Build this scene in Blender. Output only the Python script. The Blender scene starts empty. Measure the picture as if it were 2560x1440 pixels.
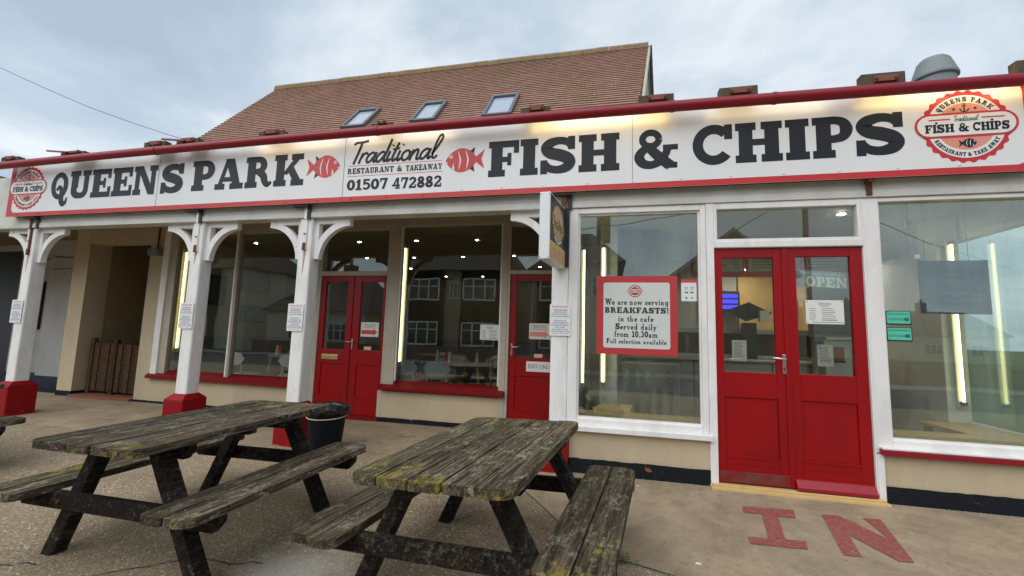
import bpy, bmesh, math, random
from mathutils import Vector, Matrix
from mathutils.geometry import tessellate_polygon
random.seed(7)
scn = bpy.context.scene
C = scn.collection

# ------------------------------------------------------------------ camera
CAM = (-0.9295, -4.2767, 1.2442)
yaw, pitch, roll = 0.2276, 0.1084, 0.0298
fw = Vector((-math.sin(yaw)*math.cos(pitch), math.cos(yaw)*math.cos(pitch), math.sin(pitch)))
r0 = Vector((math.cos(yaw), math.sin(yaw), 0)); u0 = r0.cross(fw)
rv = math.cos(roll)*r0 + math.sin(roll)*u0
uv = -math.sin(roll)*r0 + math.cos(roll)*u0
cd = bpy.data.cameras.new('camera'); cam = bpy.data.objects.new('camera', cd); C.objects.link(cam)
cam.matrix_world = Matrix(((rv.x, uv.x, -fw.x, CAM[0]), (rv.y, uv.y, -fw.y, CAM[1]), (rv.z, uv.z, -fw.z, CAM[2]), (0, 0, 0, 1)))
cd.sensor_width = 36.0; cd.lens = 1080/2560*36; cd.clip_start = 0.05; cd.clip_end = 2000
scn.camera = cam

# ------------------------------------------------------------------ sky, sun, exposure
SUN_EL, SUN_AZ = math.radians(50), math.radians(210)     # azimuth clockwise from +Y
w = bpy.data.worlds.new('World'); scn.world = w; w.use_nodes = True
nt = w.node_tree; nt.nodes.clear()
N = nt.nodes.new; L = nt.links.new
out = N('ShaderNodeOutputWorld'); bg = N('ShaderNodeBackground'); bg.inputs['Strength'].default_value = 0.12
sky = N('ShaderNodeTexSky'); sky.sky_type = 'NISHITA'; sky.sun_disc = False
sky.sun_elevation = SUN_EL; sky.sun_rotation = SUN_AZ; sky.dust_density = 2.0
tc = N('ShaderNodeTexCoord'); sep = N('ShaderNodeSeparateXYZ'); L(tc.outputs['Generated'], sep.inputs[0])
az_ = N('ShaderNodeMath'); az_.operation = 'ABSOLUTE'; L(sep.outputs['Z'], az_.inputs[0])
ad = N('ShaderNodeMath'); ad.operation = 'ADD'; ad.inputs[1].default_value = 0.22; L(az_.outputs[0], ad.inputs[0])
dx = N('ShaderNodeMath'); dx.operation = 'DIVIDE'; L(sep.outputs['X'], dx.inputs[0]); L(ad.outputs[0], dx.inputs[1])
dy = N('ShaderNodeMath'); dy.operation = 'DIVIDE'; L(sep.outputs['Y'], dy.inputs[0]); L(ad.outputs[0], dy.inputs[1])
cmb = N('ShaderNodeCombineXYZ'); L(dx.outputs[0], cmb.inputs[0]); L(dy.outputs[0], cmb.inputs[1])
cmb.inputs[2].default_value = 3.7
ns = N('ShaderNodeTexNoise'); ns.inputs['Scale'].default_value = 1.35; ns.inputs['Detail'].default_value = 7; ns.inputs['Roughness'].default_value = 0.57
ns.inputs['Distortion'].default_value = 0.25
L(cmb.outputs[0], ns.inputs['Vector'])
cr = N('ShaderNodeValToRGB'); L(ns.outputs['Fac'], cr.inputs[0])
e = cr.color_ramp.elements
e[0].position = 0.36; e[0].color = (0.37, 0.44, 0.51, 1)
e[1].position = 0.66; e[1].color = (0.72, 0.765, 0.795, 1)
m = cr.color_ramp.elements.new(0.50); m.color = (0.46, 0.54, 0.615, 1)
scl = N('ShaderNodeVectorMath'); scl.operation = 'SCALE'; scl.inputs['Scale'].default_value = 1/0.12*0.94
L(cr.outputs['Color'], scl.inputs[0])
mx = N('ShaderNodeMix'); mx.data_type = 'RGBA'; mx.inputs['Factor'].default_value = 0.86
L(sky.outputs[0], mx.inputs['A']); L(scl.outputs[0], mx.inputs['B'])
L(mx.outputs['Result'], bg.inputs['Color']); L(bg.outputs[0], out.inputs[0])

sd = bpy.data.lights.new('sun', 'SUN'); sd.energy = 1.5; sd.angle = math.radians(80); sd.color = (1.0, 0.965, 0.92)
so = bpy.data.objects.new('sun', sd); C.objects.link(so); so.location = (0, -10, 20)
sdir = Vector((math.sin(SUN_AZ)*math.cos(SUN_EL), math.cos(SUN_AZ)*math.cos(SUN_EL), math.sin(SUN_EL)))
so.rotation_euler = sdir.to_track_quat('Z', 'Y').to_euler()

vs = scn.view_settings
vs.view_transform = 'Standard'; vs.look = 'None'; vs.exposure = 0.50; vs.gamma = 1.0; vs.use_curve_mapping = False
scn.render.engine = 'CYCLES'
scn.cycles.use_denoising = True
scn.cycles.max_bounces = 8; scn.cycles.transparent_max_bounces = 16; scn.cycles.glossy_bounces = 4
scn.cycles.caustics_reflective = False; scn.cycles.caustics_refractive = False
scn.cycles.sample_clamp_indirect = 4.0

# ------------------------------------------------------------------ helpers
def gz(y): return -0.035 + 0.035*max(-9.0, min(y, 1.4))          # forecourt falls towards the road

def tag(o, label=None, cat=None, group=None, kind=None):
    if label: o['label'] = label
    if cat: o['category'] = cat
    if group: o['group'] = group
    if kind: o['kind'] = kind
    return o

def thing(name, loc, label, cat, group=None):
    o = bpy.data.objects.new(name, None); C.objects.link(o); o.location = loc; o.empty_display_size = 0.1
    return tag(o, label, cat, group)

class MB:
    def __init__(s): s.v = []; s.f = []
    def poly(s, pts):
        b = len(s.v); s.v += [tuple(p) for p in pts]; s.f.append(tuple(range(b, b+len(pts)))); return s
    def box(s, x0, x1, y0, y1, z0, z1):
        b = len(s.v)
        s.v += [(x0,y0,z0),(x1,y0,z0),(x1,y1,z0),(x0,y1,z0),(x0,y0,z1),(x1,y0,z1),(x1,y1,z1),(x0,y1,z1)]
        s.f += [tuple(b+i for i in q) for q in ((3,2,1,0),(4,5,6,7),(0,1,5,4),(1,2,6,5),(2,3,7,6),(3,0,4,7))]
        return s
    def bar(s, a, b, w, h, up=(0,0,1)):
        a = Vector(a); b = Vector(b); d = (b-a).normalized(); up = Vector(up)
        x = d.cross(up).normalized(); z = x.cross(d).normalized(); n = len(s.v)
        for p in (a, b):
            for i, j in ((-1,-1),(1,-1),(1,1),(-1,1)): s.v.append(tuple(p + x*(i*w/2) + z*(j*h/2)))
        s.f += [tuple(n+i for i in q) for q in ((3,2,1,0),(4,5,6,7),(0,1,5,4),(1,2,6,5),(2,3,7,6),(3,0,4,7))]
        return s
    def prism(s, pts, o, ux, uy, d):
        # 2-D outline pts in frame (o, ux, uy), extruded by vector d
        o = Vector(o); ux = Vector(ux); uy = Vector(uy); d = Vector(d); n = len(pts); b = len(s.v)
        P = [o + ux*p[0] + uy*p[1] for p in pts]
        s.v += [tuple(p) for p in P] + [tuple(p+d) for p in P]
        for t in tessellate_polygon([[Vector((p[0], p[1], 0)) for p in pts]]):
            s.f.append(tuple(b+i for i in t)); s.f.append(tuple(b+n+i for i in reversed(t)))
        for i in range(n):
            j = (i+1) % n; s.f.append((b+i, b+j, b+n+j, b+n+i))
        return s
    def tube(s, pts, r, n=8, cap=True):
        pts = [Vector(p) for p in pts]; rs = r if isinstance(r, (list, tuple)) else [r]*len(pts); b = len(s.v)
        for i, p in enumerate(pts):
            d = (pts[min(i+1, len(pts)-1)] - pts[max(i-1, 0)]).normalized()
            up = Vector((0,0,1)) if abs(d.z) < 0.9 else Vector((0,1,0))
            x = d.cross(up).normalized(); y = x.cross(d)
            for k in range(n):
                a = 2*math.pi*k/n; s.v.append(tuple(p + (x*math.cos(a) + y*math.sin(a))*rs[i]))
        for i in range(len(pts)-1):
            for k in range(n):
                k2 = (k+1) % n; s.f.append((b+i*n+k, b+i*n+k2, b+(i+1)*n+k2, b+(i+1)*n+k))
        if cap:
            s.f.append(tuple(b+k for k in reversed(range(n)))); s.f.append(tuple(b+(len(pts)-1)*n+k for k in range(n)))
        return s
    def lathe(s, prof, c, n=20, sx=1, sy=1):
        b = len(s.v)
        for r, z in prof:
            for k in range(n):
                a = 2*math.pi*k/n; s.v.append((c[0]+r*sx*math.cos(a), c[1]+r*sy*math.sin(a), c[2]+z))
        for i in range(len(prof)-1):
            for k in range(n):
                k2 = (k+1) % n; s.f.append((b+i*n+k, b+i*n+k2, b+(i+1)*n+k2, b+(i+1)*n+k))
        s.f.append(tuple(b+k for k in reversed(range(n)))); s.f.append(tuple(b+(len(prof)-1)*n+k for k in range(n)))
        return s
    def mesh(s, name, mat):
        me = bpy.data.meshes.new(name); me.from_pydata(s.v, [], s.f); me.update()
        if mat: me.materials.append(mat)
        return me
    def build(s, name, mat, parent=None, bevel=0, smooth=False, seg=2, fix=True):
        me = s.mesh(name, mat)
        if fix:
            bm = bmesh.new(); bm.from_mesh(me); bmesh.ops.recalc_face_normals(bm, faces=bm.faces); bm.to_mesh(me); bm.free()
        if smooth:
            for p in me.polygons: p.use_smooth = True
        return link(name, me, parent, bevel, seg)

def root_of(p):
    v = Vector((0,0,0))
    while p is not None:
        v += p.location; p = p.parent
    return v

def link(name, me, parent=None, bevel=0, seg=2):
    o = bpy.data.objects.new(name, me); C.objects.link(o)
    if parent is not None:
        o.parent = parent
        top = parent
        while top.parent is not None: top = top.parent
        if parent is top: o.matrix_parent_inverse = Matrix.Translation(-top.location)
    if bevel:
        bv = o.modifiers.new('bevel', 'BEVEL'); bv.width = bevel; bv.segments = seg; bv.limit_method = 'ANGLE'; bv.angle_limit = math.radians(40)
    return o

def copy_tree(o, parent=None):
    c = o.copy(); C.objects.link(c); c.parent = parent
    for ch in list(o.children): copy_tree(ch, c)
    return c

# ------------------------------------------------------------------ materials
def newmat(name):
    m = bpy.data.materials.new(name); m.use_nodes = True; t = m.node_tree; t.nodes.clear()
    o = t.nodes.new('ShaderNodeOutputMaterial'); b = t.nodes.new('ShaderNodeBsdfPrincipled'); t.links.new(b.outputs[0], o.inputs[0])
    return m, t, b, o
def nd(t, kind, **kw):
    n = t.nodes.new(kind)
    for k, v in kw.items(): setattr(n, k, v)
    return n
def coords(t, scale=(1,1,1), rand=False):
    c = nd(t, 'ShaderNodeTexCoord'); mp = nd(t, 'ShaderNodeMapping'); mp.inputs['Scale'].default_value = scale
    t.links.new(c.outputs['Object'], mp.inputs['Vector'])
    if rand:
        oi = nd(t, 'ShaderNodeObjectInfo'); ml = nd(t, 'ShaderNodeMath', operation='MULTIPLY'); ml.inputs[1].default_value = 57.0
        t.links.new(oi.outputs['Random'], ml.inputs[0])
        cb = nd(t, 'ShaderNodeCombineXYZ')
        for i in range(3): t.links.new(ml.outputs[0], cb.inputs[i])
        t.links.new(cb.outputs[0], mp.inputs['Location'])
    return mp.outputs[0]
def noise(t, vec, scale, detail=4, rough=.55, dist=0):
    n = nd(t, 'ShaderNodeTexNoise'); n.inputs['Scale'].default_value = scale; n.inputs['Detail'].default_value = detail
    n.inputs['Roughness'].default_value = rough; n.inputs['Distortion'].default_value = dist
    t.links.new(vec, n.inputs['Vector']); return n.outputs['Fac']
def ramp(t, fac, stops):
    r = nd(t, 'ShaderNodeValToRGB'); t.links.new(fac, r.inputs[0]); el = r.color_ramp.elements
    el[0].position = stops[0][0]; el[0].color = (*stops[0][1], 1); el[1].position = stops[-1][0]; el[1].color = (*stops[-1][1], 1)
    for p, c in stops[1:-1]: x = el.new(p); x.color = (*c, 1)
    return r.outputs['Color']
def step(t, fac, a, b):
    r = nd(t, 'ShaderNodeMapRange'); r.inputs['From Min'].default_value = a; r.inputs['From Max'].default_value = b
    t.links.new(fac, r.inputs['Value']); return r.outputs['Result']
def mix(t, fac, a, b, blend='MIX'):
    m = nd(t, 'ShaderNodeMix', data_type='RGBA', blend_type=blend)
    if isinstance(fac, (int, float)): m.inputs['Factor'].default_value = fac
    else: t.links.new(fac, m.inputs['Factor'])
    for k, v in (('A', a), ('B', b)):
        if isinstance(v, tuple): m.inputs[k].default_value = (*v, 1)
        else: t.links.new(v, m.inputs[k])
    return m.outputs['Result']
def mul(t, a, b):
    m = nd(t, 'ShaderNodeMath', operation='MULTIPLY')
    for i, v in enumerate((a, b)):
        if isinstance(v, (int, float)): m.inputs[i].default_value = v
        else: t.links.new(v, m.inputs[i])
    return m.outputs[0]
def bump(t, b, h, strength=.3, dist=.01):
    n = nd(t, 'ShaderNodeBump'); n.inputs['Strength'].default_value = strength; n.inputs['Distance'].default_value = dist
    t.links.new(h, n.inputs['Height']); t.links.new(n.outputs[0], b.inputs['Normal'])
def setcol(t, b, col):
    if isinstance(col, tuple): b.inputs['Base Color'].default_value = (*col, 1)
    else: t.links.new(col, b.inputs['Base Color'])

def paint(name, col, dirt=None, amt=.5, rough=.5, scale=6, bmp=.05, metal=0, spec=.5, fine=60, streak=False, chip=None):
    m, t, b, o = newmat(name)
    v = coords(t, (1,1,.35) if streak else (1,1,1))
    n1 = noise(t, v, scale, 6, .6); n2 = noise(t, v, fine, 3)
    d = dirt or tuple(c*.72 for c in col)
    c = mix(t, mul(t, step(t, n1, .42, .72), amt), col, d)
    c = mix(t, mul(t, step(t, n2, .5, .8), .18), c, tuple(x*.8 for x in col))
    if chip: c = mix(t, step(t, noise(t, coords(t, (1, 1, .6)), 11, 6, .7), chip[1], chip[1]+.012), c, chip[0])
    setcol(t, b, c); b.inputs['Metallic'].default_value = metal; b.inputs['Specular IOR Level'].default_value = spec
    rr = nd(t, 'ShaderNodeMapRange'); rr.inputs['To Min'].default_value = max(.03, rough-.08); rr.inputs['To Max'].default_value = min(1, rough+.12)
    t.links.new(n1, rr.inputs['Value']); t.links.new(rr.outputs[0], b.inputs['Roughness'])
    if bmp: bump(t, b, n2, bmp, .01)
    return m
def flat(name, col, rough=.5, metal=0, emit=0, spec=.5):
    m, t, b, o = newmat(name); setcol(t, b, col); b.inputs['Roughness'].default_value = rough; b.inputs['Metallic'].default_value = metal
    b.inputs['Specular IOR Level'].default_value = spec
    if emit: b.inputs['Emission Color'].default_value = (*col, 1); b.inputs['Emission Strength'].default_value = emit
    return m
def lamp(name, col, s):
    m, t, b, o = newmat(name); t.nodes.remove(b); em = nd(t, 'ShaderNodeEmission'); em.inputs[0].default_value = (*col, 1); em.inputs[1].default_value = s
    t.links.new(em.outputs[0], o.inputs[0]); return m
def glass(name, r0=.06, tint=(.93,.96,.94), rough=.0, dirt=.03):
    m, t, b, o = newmat(name); t.nodes.remove(b)
    lw = nd(t, 'ShaderNodeLayerWeight'); lw.inputs['Blend'].default_value = .5
    p = nd(t, 'ShaderNodeMath', operation='POWER'); p.inputs[1].default_value = 4.5; t.links.new(lw.outputs['Facing'], p.inputs[0])
    mr = nd(t, 'ShaderNodeMapRange'); mr.inputs['To Min'].default_value = r0; mr.inputs['To Max'].default_value = 1.0; t.links.new(p.outputs[0], mr.inputs['Value'])
    tr = nd(t, 'ShaderNodeBsdfTransparent'); tr.inputs[0].default_value = (*tint, 1)
    df = nd(t, 'ShaderNodeBsdfDiffuse'); df.inputs[0].default_value = (.5, .52, .48, 1)
    v = coords(t, (3, 3, .6)); dn = mul(t, step(t, noise(t, v, 3.0, 6, .65), .45, .8), dirt)
    ms0 = nd(t, 'ShaderNodeMixShader'); t.links.new(dn, ms0.inputs[0]); t.links.new(tr.outputs[0], ms0.inputs[1]); t.links.new(df.outputs[0], ms0.inputs[2])
    gl = nd(t, 'ShaderNodeBsdfGlossy'); gl.inputs['Roughness'].default_value = rough; gl.inputs['Color'].default_value = (.95, 1, .98, 1)
    # old panes are never quite flat
    bn = nd(t, 'ShaderNodeBump'); bn.inputs['Strength'].default_value = .05; bn.inputs['Distance'].default_value = .02
    t.links.new(noise(t, coords(t), 1.6, 1), bn.inputs['Height']); t.links.new(bn.outputs[0], gl.inputs['Normal'])
    ms = nd(t, 'ShaderNodeMixShader'); t.links.new(mr.outputs[0], ms.inputs[0]); t.links.new(ms0.outputs[0], ms.inputs[1]); t.links.new(gl.outputs[0], ms.inputs[2])
    t.links.new(ms.outputs[0], o.inputs[0]); return m

M = {}
M['red'] = paint('red_gloss_paint', (.315, .0015, .004), (.22, .0015, .004), .75, .34, 3.5, .03, fine=18, spec=.35, streak=True, chip=((.30, .13, .10), .715))
M['wornred'] = paint('worn_red_timber', (.20, .002, .004), (.13, .055, .035), 1.0, .6, 7, .3, fine=40)
M['redsill'] = paint('red_sill_paint', (.20, .0015, .005), (.13, .003, .006), .6, .42, 6, .05, spec=.3)
M['redblock'] = paint('red_masonry_paint', (.29, .0015, .006), (.17, .004, .007), .7, .55, 5, .25, spec=.25, chip=((.16, .10, .085), .66))
M['redpipe'] = paint('dark_red_pipe_paint', (.26, .006, .018), (.19, .01, .02), .5, .38, 5, .04, spec=.4)
M['redlight'] = paint('pinkish_red_plastic', (.30, .008, .022), (.24, .01, .025), .4, .42, 8, .02)
M['white'] = paint('white_gloss_paint', (.84, .83, .82), (.62, .59, .55), .55, .4, 5, .04, streak=True)
M['whitepost'] = paint('weathered_white_paint', (.87, .87, .86), (.60, .57, .51), .5, .5, 9, .16, streak=True, chip=((.30, .25, .19), .675))
M['beam'] = paint('grey_white_beam_paint', (.66, .65, .61), (.46, .45, .40), .7, .5, 3, .06)
M['shadedwhite'] = paint('shaded_white_frame_paint', (.50, .45, .36), (.38, .33, .26), .6, .45, 5, .04)  # white paint with the verandah shade put into its colour
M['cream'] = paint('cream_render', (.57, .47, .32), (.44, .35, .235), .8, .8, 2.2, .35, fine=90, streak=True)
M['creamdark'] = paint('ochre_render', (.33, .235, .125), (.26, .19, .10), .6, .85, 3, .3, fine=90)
M['brownwall'] = paint('brown_passage_wall', (.13, .082, .05), (.10, .065, .04), .6, .85, 3, .3)
M['soffit'] = paint('brown_soffit_paint', (.22, .17, .11), (.16, .125, .08), .6, .6, 4, .08)
M['whitewall'] = paint('white_painted_brick', (.43, .43, .41), (.32, .32, .30), .7, .75, 2.2, .4, fine=40)
M['navy'] = paint('navy_paint', (.012, .016, .035), (.02, .025, .04), .5, .45, 4, .1)
M['ruststain'] = paint('rust_stain', (.42, .25, .11), (.60, .50, .36), .8, .6, 18, .05)
M['rust'] = paint('rusty_steel', (.16, .055, .025), (.05, .02, .015), .8, .8, 30, .5, fine=120)
M['steeldark'] = paint('dark_steel', (.03, .02, .025), (.08, .03, .02), .6, .6, 20, .2)
M['blocktimber'] = paint('mossy_timber', (.10, .075, .045), (.05, .05, .03), .8, .85, 14, .5, fine=60)
M['terracotta'] = paint('faded_orange_bracket', (.24, .085, .05), (.15, .055, .04), .6, .75, 14, .25)
M['steel'] = paint('brushed_steel', (.55, .54, .50), (.42, .41, .37), .4, .38, 8, .02, metal=.7)
M['chrome'] = paint('satin_chrome', (.65, .63, .60), (.5, .48, .45), .3, .25, 10, .0, metal=1.0)
M['brass'] = paint('brass', (.75, .60, .33), (.6, .46, .22), .4, .3, 10, .0, metal=1.0)
M['galv'] = paint('galvanised_metal', (.22, .255, .265), (.17, .20, .21), .6, .6, 6, .05, metal=.1)
M['asphaltroof'] = paint('flat_roof_felt', (.07, .07, .07), (.12, .12, .11), .6, .9, 5, .3)
M['bin'] = paint('dark_blue_bin_plastic', (.004, .006, .010), (.007, .009, .014), .5, .6, 6, .03, spec=.2)
M['liner'] = paint('black_bin_liner', (.012, .012, .016), (.03, .03, .035), .5, .22, 12, .3, fine=30)
M['band'] = flat('pale_elastic_band', (.62, .50, .36), .7)
M['black'] = flat('black_print', (.016, .018, .024), .45)
M['blackletter'] = paint('black_sign_vinyl', (.010, .012, .018), (.020, .022, .028), .6, .4, 3, .0, spec=.3)
M['signwhite'] = paint('white_sign_panel', (.79, .80, .81), (.70, .71, .72), .5, .3, 2.2, .0, streak=True)
M['signred'] = paint('red_sign_vinyl', (.56, .02, .024), (.48, .02, .03), .5, .33, 3, .0)
M['printwhite'] = flat('white_print', (.80, .80, .79), .5)
M['salmon'] = paint('salmon_print', (.74, .28, .20), (.72, .36, .28), .7, .4, 4, 0)
M['printred'] = flat('red_print', (.62, .05, .05), .5)
M['printgrey'] = flat('grey_print', (.16, .17, .19), .6)
M['printblue'] = flat('blue_grey_print', (.10, .14, .26), .6)
M['paper'] = paint('white_paper', (.74, .74, .70), (.66, .66, .62), .4, .7, 6, 0)
M['postergrey'] = paint('pale_poster_print', (.66, .69, .66), (.60, .63, .60), .4, .5, 3, 0)
M['posterred'] = paint('red_poster_print', (.50, .035, .04), (.44, .035, .045), .4, .5, 3, 0)
M['green'] = flat('mint_green_print', (.10, .56, .40), .5)
M['plastic'] = paint('pale_grey_plastic', (.76, .79, .80), (.68, .71, .72), .4, .4, 6, 0)
M['boxdark'] = flat('charcoal_print', (.035, .035, .04), .35)
M['pie'] = paint('pie_picture_print', (.62, .40, .26), (.45, .24, .13), .7, .4, 9, 0)
M['yellow'] = paint('yellow_print', (.72, .52, .10), (.60, .40, .08), .5, .4, 12, 0)
M['limelet'] = flat('lime_yellow_print', (.72, .74, .16), .45)
M['greybox'] = flat('grey_plastic', (.20, .22, .23), .5)
M['glass'] = glass('window_glass', .085)
M['glassdirty'] = glass('dusty_shop_glass', .125, (.90, .95, .92), .0, .10)
M['glasscafe'] = glass('cafe_glass', .10, (.88, .90, .86), .0, .025)
M['skyglass'] = flat('roof_window_glass', (.42, .48, .58), .08, .0)
M['leadgrey'] = paint('grey_window_cladding', (.11, .12, .13), (.16, .17, .17), .5, .5, 8, .05)
M['tubelamp'] = lamp('warm_tube_lamp', (1.0, .87, .42), 3.4)
M['signlamp'] = lamp('warm_sign_lamp', (1.0, .76, .34), 11.0)
M['signlampdim'] = lamp('dim_sign_lamp', (1.0, .80, .44), 5.5)
M['spot2'] = lamp('takeaway_spot_lamp', (1.0, .88, .68), 520.0)
M['spot'] = lamp('ceiling_spot_lamp', (1.0, .88, .68), 38.0)
M['bluelamp'] = lamp('blue_screen_light', (.06, .05, 1.0), 1.6)
M['warmer'] = lamp('heat_lamp', (1.0, .35, .08), 2.2)
M['ply'] = paint('pale_ply', (.50, .33, .16), (.40, .25, .11), .6, .45, 4, .05)
M['newwood'] = paint('new_pine', (.66, .46, .20), (.55, .36, .14), .6, .6, 8, .1)
M['interior'] = paint('cream_inside_wall', (.48, .44, .34), (.40, .36, .28), .5, .7, 2, .1)
M['ceiling'] = paint('dull_ceiling', (.34, .31, .24), (.28, .26, .20), .5, .8, 2, .05)
M['intwhite'] = paint('white_inside_wall', (.74, .74, .70), (.64, .64, .60), .5, .6, 3, .05)
M['dado'] = paint('grey_dado_paint', (.26, .28, .29), (.20, .22, .23), .5, .6, 3, .05)
M['tilefloor'] = paint('dark_floor_tile', (.10, .08, .065), (.07, .055, .05), .5, .35, 3, .05)
M['chairwhite'] = paint('white_chair_shell', (.66, .66, .62), (.56, .56, .52), .4, .4, 6, .0)
M['chairgrey'] = paint('grey_blue_chair_shell', (.22, .26, .30), (.17, .20, .24), .4, .45, 6, .0)
M['beech'] = paint('beech_wood', (.46, .29, .14), (.36, .22, .10), .5, .5, 12, .05)
M['tabletop'] = paint('pale_laminate', (.55, .52, .45), (.48, .45, .38), .4, .35, 6, .0)
M['chalk'] = paint('slate_blue_board', (.06, .085, .12), (.08, .10, .13), .5, .5, 4, .0)
M['chalkline'] = flat('faint_chalk_line', (.16, .20, .24), .8)
M['opengrey'] = paint('grey_slate_sign', (.30, .35, .35), (.24, .28, .28), .5, .5, 6, .0)
M['openlet'] = flat('pale_green_lettering', (.66, .72, .62), .5)
M['menu'] = paint('menu_board_print', (.42, .40, .36), (.34, .32, .29), .4, .5, 8, 0)
M['darkbox'] = flat('black_equipment', (.02, .02, .022), .4)
M['poster1'] = paint('sea_picture_print', (.04, .10, .13), (.20, .15, .04), .9, .4, 3, 0)
M['poster2'] = paint('old_photo_print', (.10, .11, .11), (.30, .29, .24), .9, .4, 5, 0)

def mat_ground():
    m, t, b, o = newmat('exposed_aggregate_concrete'); v = coords(t)
    vo = nd(t, 'ShaderNodeTexVoronoi'); vo.inputs['Scale'].default_value = 88; t.links.new(v, vo.inputs['Vector'])
    sp = nd(t, 'ShaderNodeSeparateColor'); t.links.new(vo.outputs['Color'], sp.inputs[0])
    stone = ramp(t, sp.outputs[0], [(0, (.17, .128, .078)), (.30, (.26, .198, .122)), (.62, (.38, .295, .188)), (.90, (.46, .365, .24)), (1, (.80, .73, .58))])
    n1 = noise(t, v, 1.1, 6, .6); n2 = noise(t, v, 300, 2); n3 = noise(t, v, .45, 3)
    c = mix(t, step(t, vo.outputs['Distance'], .35, .75), stone, (.26, .20, .126))
    c = mix(t, mul(t, step(t, n1, .45, .75), .55), c, (.16, .135, .075))          # algae film
    c = mix(t, mul(t, step(t, n3, .50, .68), .40), c, (.34, .31, .25))
    # pale cement spill
    sx = nd(t, 'ShaderNodeSeparateXYZ'); t.links.new(v, sx.inputs[0])
    vm = nd(t, 'ShaderNodeVectorMath', operation='DISTANCE'); vm.inputs[1].default_value = (-2.62, -2.0, -.10); t.links.new(v, vm.inputs[0])
    ab = nd(t, 'ShaderNodeMath', operation='ADD'); t.links.new(vm.outputs['Value'], ab.inputs[0]); t.links.new(mul(t, noise(t, v, 5, 6, .7), .75), ab.inputs[1])
    spill = step(t, ab.outputs[0], .78, .52)
    c = mix(t, mul(t, spill, .5), c, (.46, .46, .42))
    # brown rust-like stains with their own shapes
    c = mix(t, mul(t, step(t, noise(t, v, 2.3, 5, .6, .4), .60, .74), .35), c, (.12, .075, .04))
    setcol(t, b, c); b.inputs['Roughness'].default_value = .9
    h = nd(t, 'ShaderNodeMath', operation='SUBTRACT'); t.links.new(n2, h.inputs[0]); t.links.new(vo.outputs['Distance'], h.inputs[1])
    bump(t, b, h.outputs[0], .55, .006); return m
M['ground'] = mat_ground()
def mat_apron():
    m, t, b, o = newmat('worn_smooth_concrete'); v = coords(t)
    n1 = noise(t, v, 2.6, 9, .68); n2 = noise(t, v, 70, 4, .7); n3 = noise(t, v, 11, 7, .75); n4 = noise(t, v, .5, 3)
    c = ramp(t, n1, [(.30, (.20, .15, .094)), (.5, (.315, .243, .157)), (.70, (.41, .325, .215))])
    c = mix(t, mul(t, step(t, n3, .52, .68), .55), c, (.45, .365, .245)); c = mix(t, mul(t, step(t, n3, .46, .34), .5), c, (.15, .112, .075))
    c = mix(t, mul(t, step(t, n2, .54, .68), .5), c, (.13, .10, .068))
    c = mix(t, mul(t, step(t, n4, .5, .66), .35), c, (.25, .21, .155))
    vo = nd(t, 'ShaderNodeTexVoronoi'); vo.inputs['Scale'].default_value = 14; t.links.new(v, vo.inputs['Vector'])
    sp = nd(t, 'ShaderNodeSeparateColor'); t.links.new(vo.outputs['Color'], sp.inputs[0])
    spot = mul(t, step(t, vo.outputs['Distance'], .13, .09), step(t, sp.outputs[1], .80, .84))
    c = mix(t, mul(t, spot, .8), c, (.07, .055, .045))
    setcol(t, b, c); b.inputs['Roughness'].default_value = .85
    bump(t, b, n2, .25, .006); return m
M['apron'] = mat_apron()
def mat_paintmark():
    m, t, b, o = newmat('worn_red_ground_paint'); v = coords(t)
    n = noise(t, v, 40, 5, .7)
    c = mix(t, step(t, n, .33, .50), (.28, .19, .135), (.26, .052, .047)); c = mix(t, mul(t, step(t, noise(t, v, 7, 5), .45, .7), .35), c, (.25, .085, .07))
    setcol(t, b, c); c = mix(t, mul(t, step(t, noise(t, v, 130, 3), .52, .62), .5), c, (.24, .12, .09)); setcol(t, b, c); b.inputs['Roughness'].default_value = .75; bump(t, b, n, .15, .004); return m
M['mark'] = mat_paintmark()
def mat_plinth():
    m, t, b, o = newmat('chipped_black_plinth'); v = coords(t, (1, 1, 2.2))
    n = noise(t, v, 4.5, 5, .55); n2 = noise(t, v, 20, 4)
    c = mix(t, step(t, n2, .35, .7), (.014, .017, .021), (.008, .010, .013))
    c = mix(t, step(t, n, .66, .685), c, (.30, .10, .05))
    setcol(t, b, c); b.inputs['Roughness'].default_value = .7; b.inputs['Specular IOR Level'].default_value = .15; bump(t, b, n2, .15, .01); return m
M['plinth'] = mat_plinth()
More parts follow.
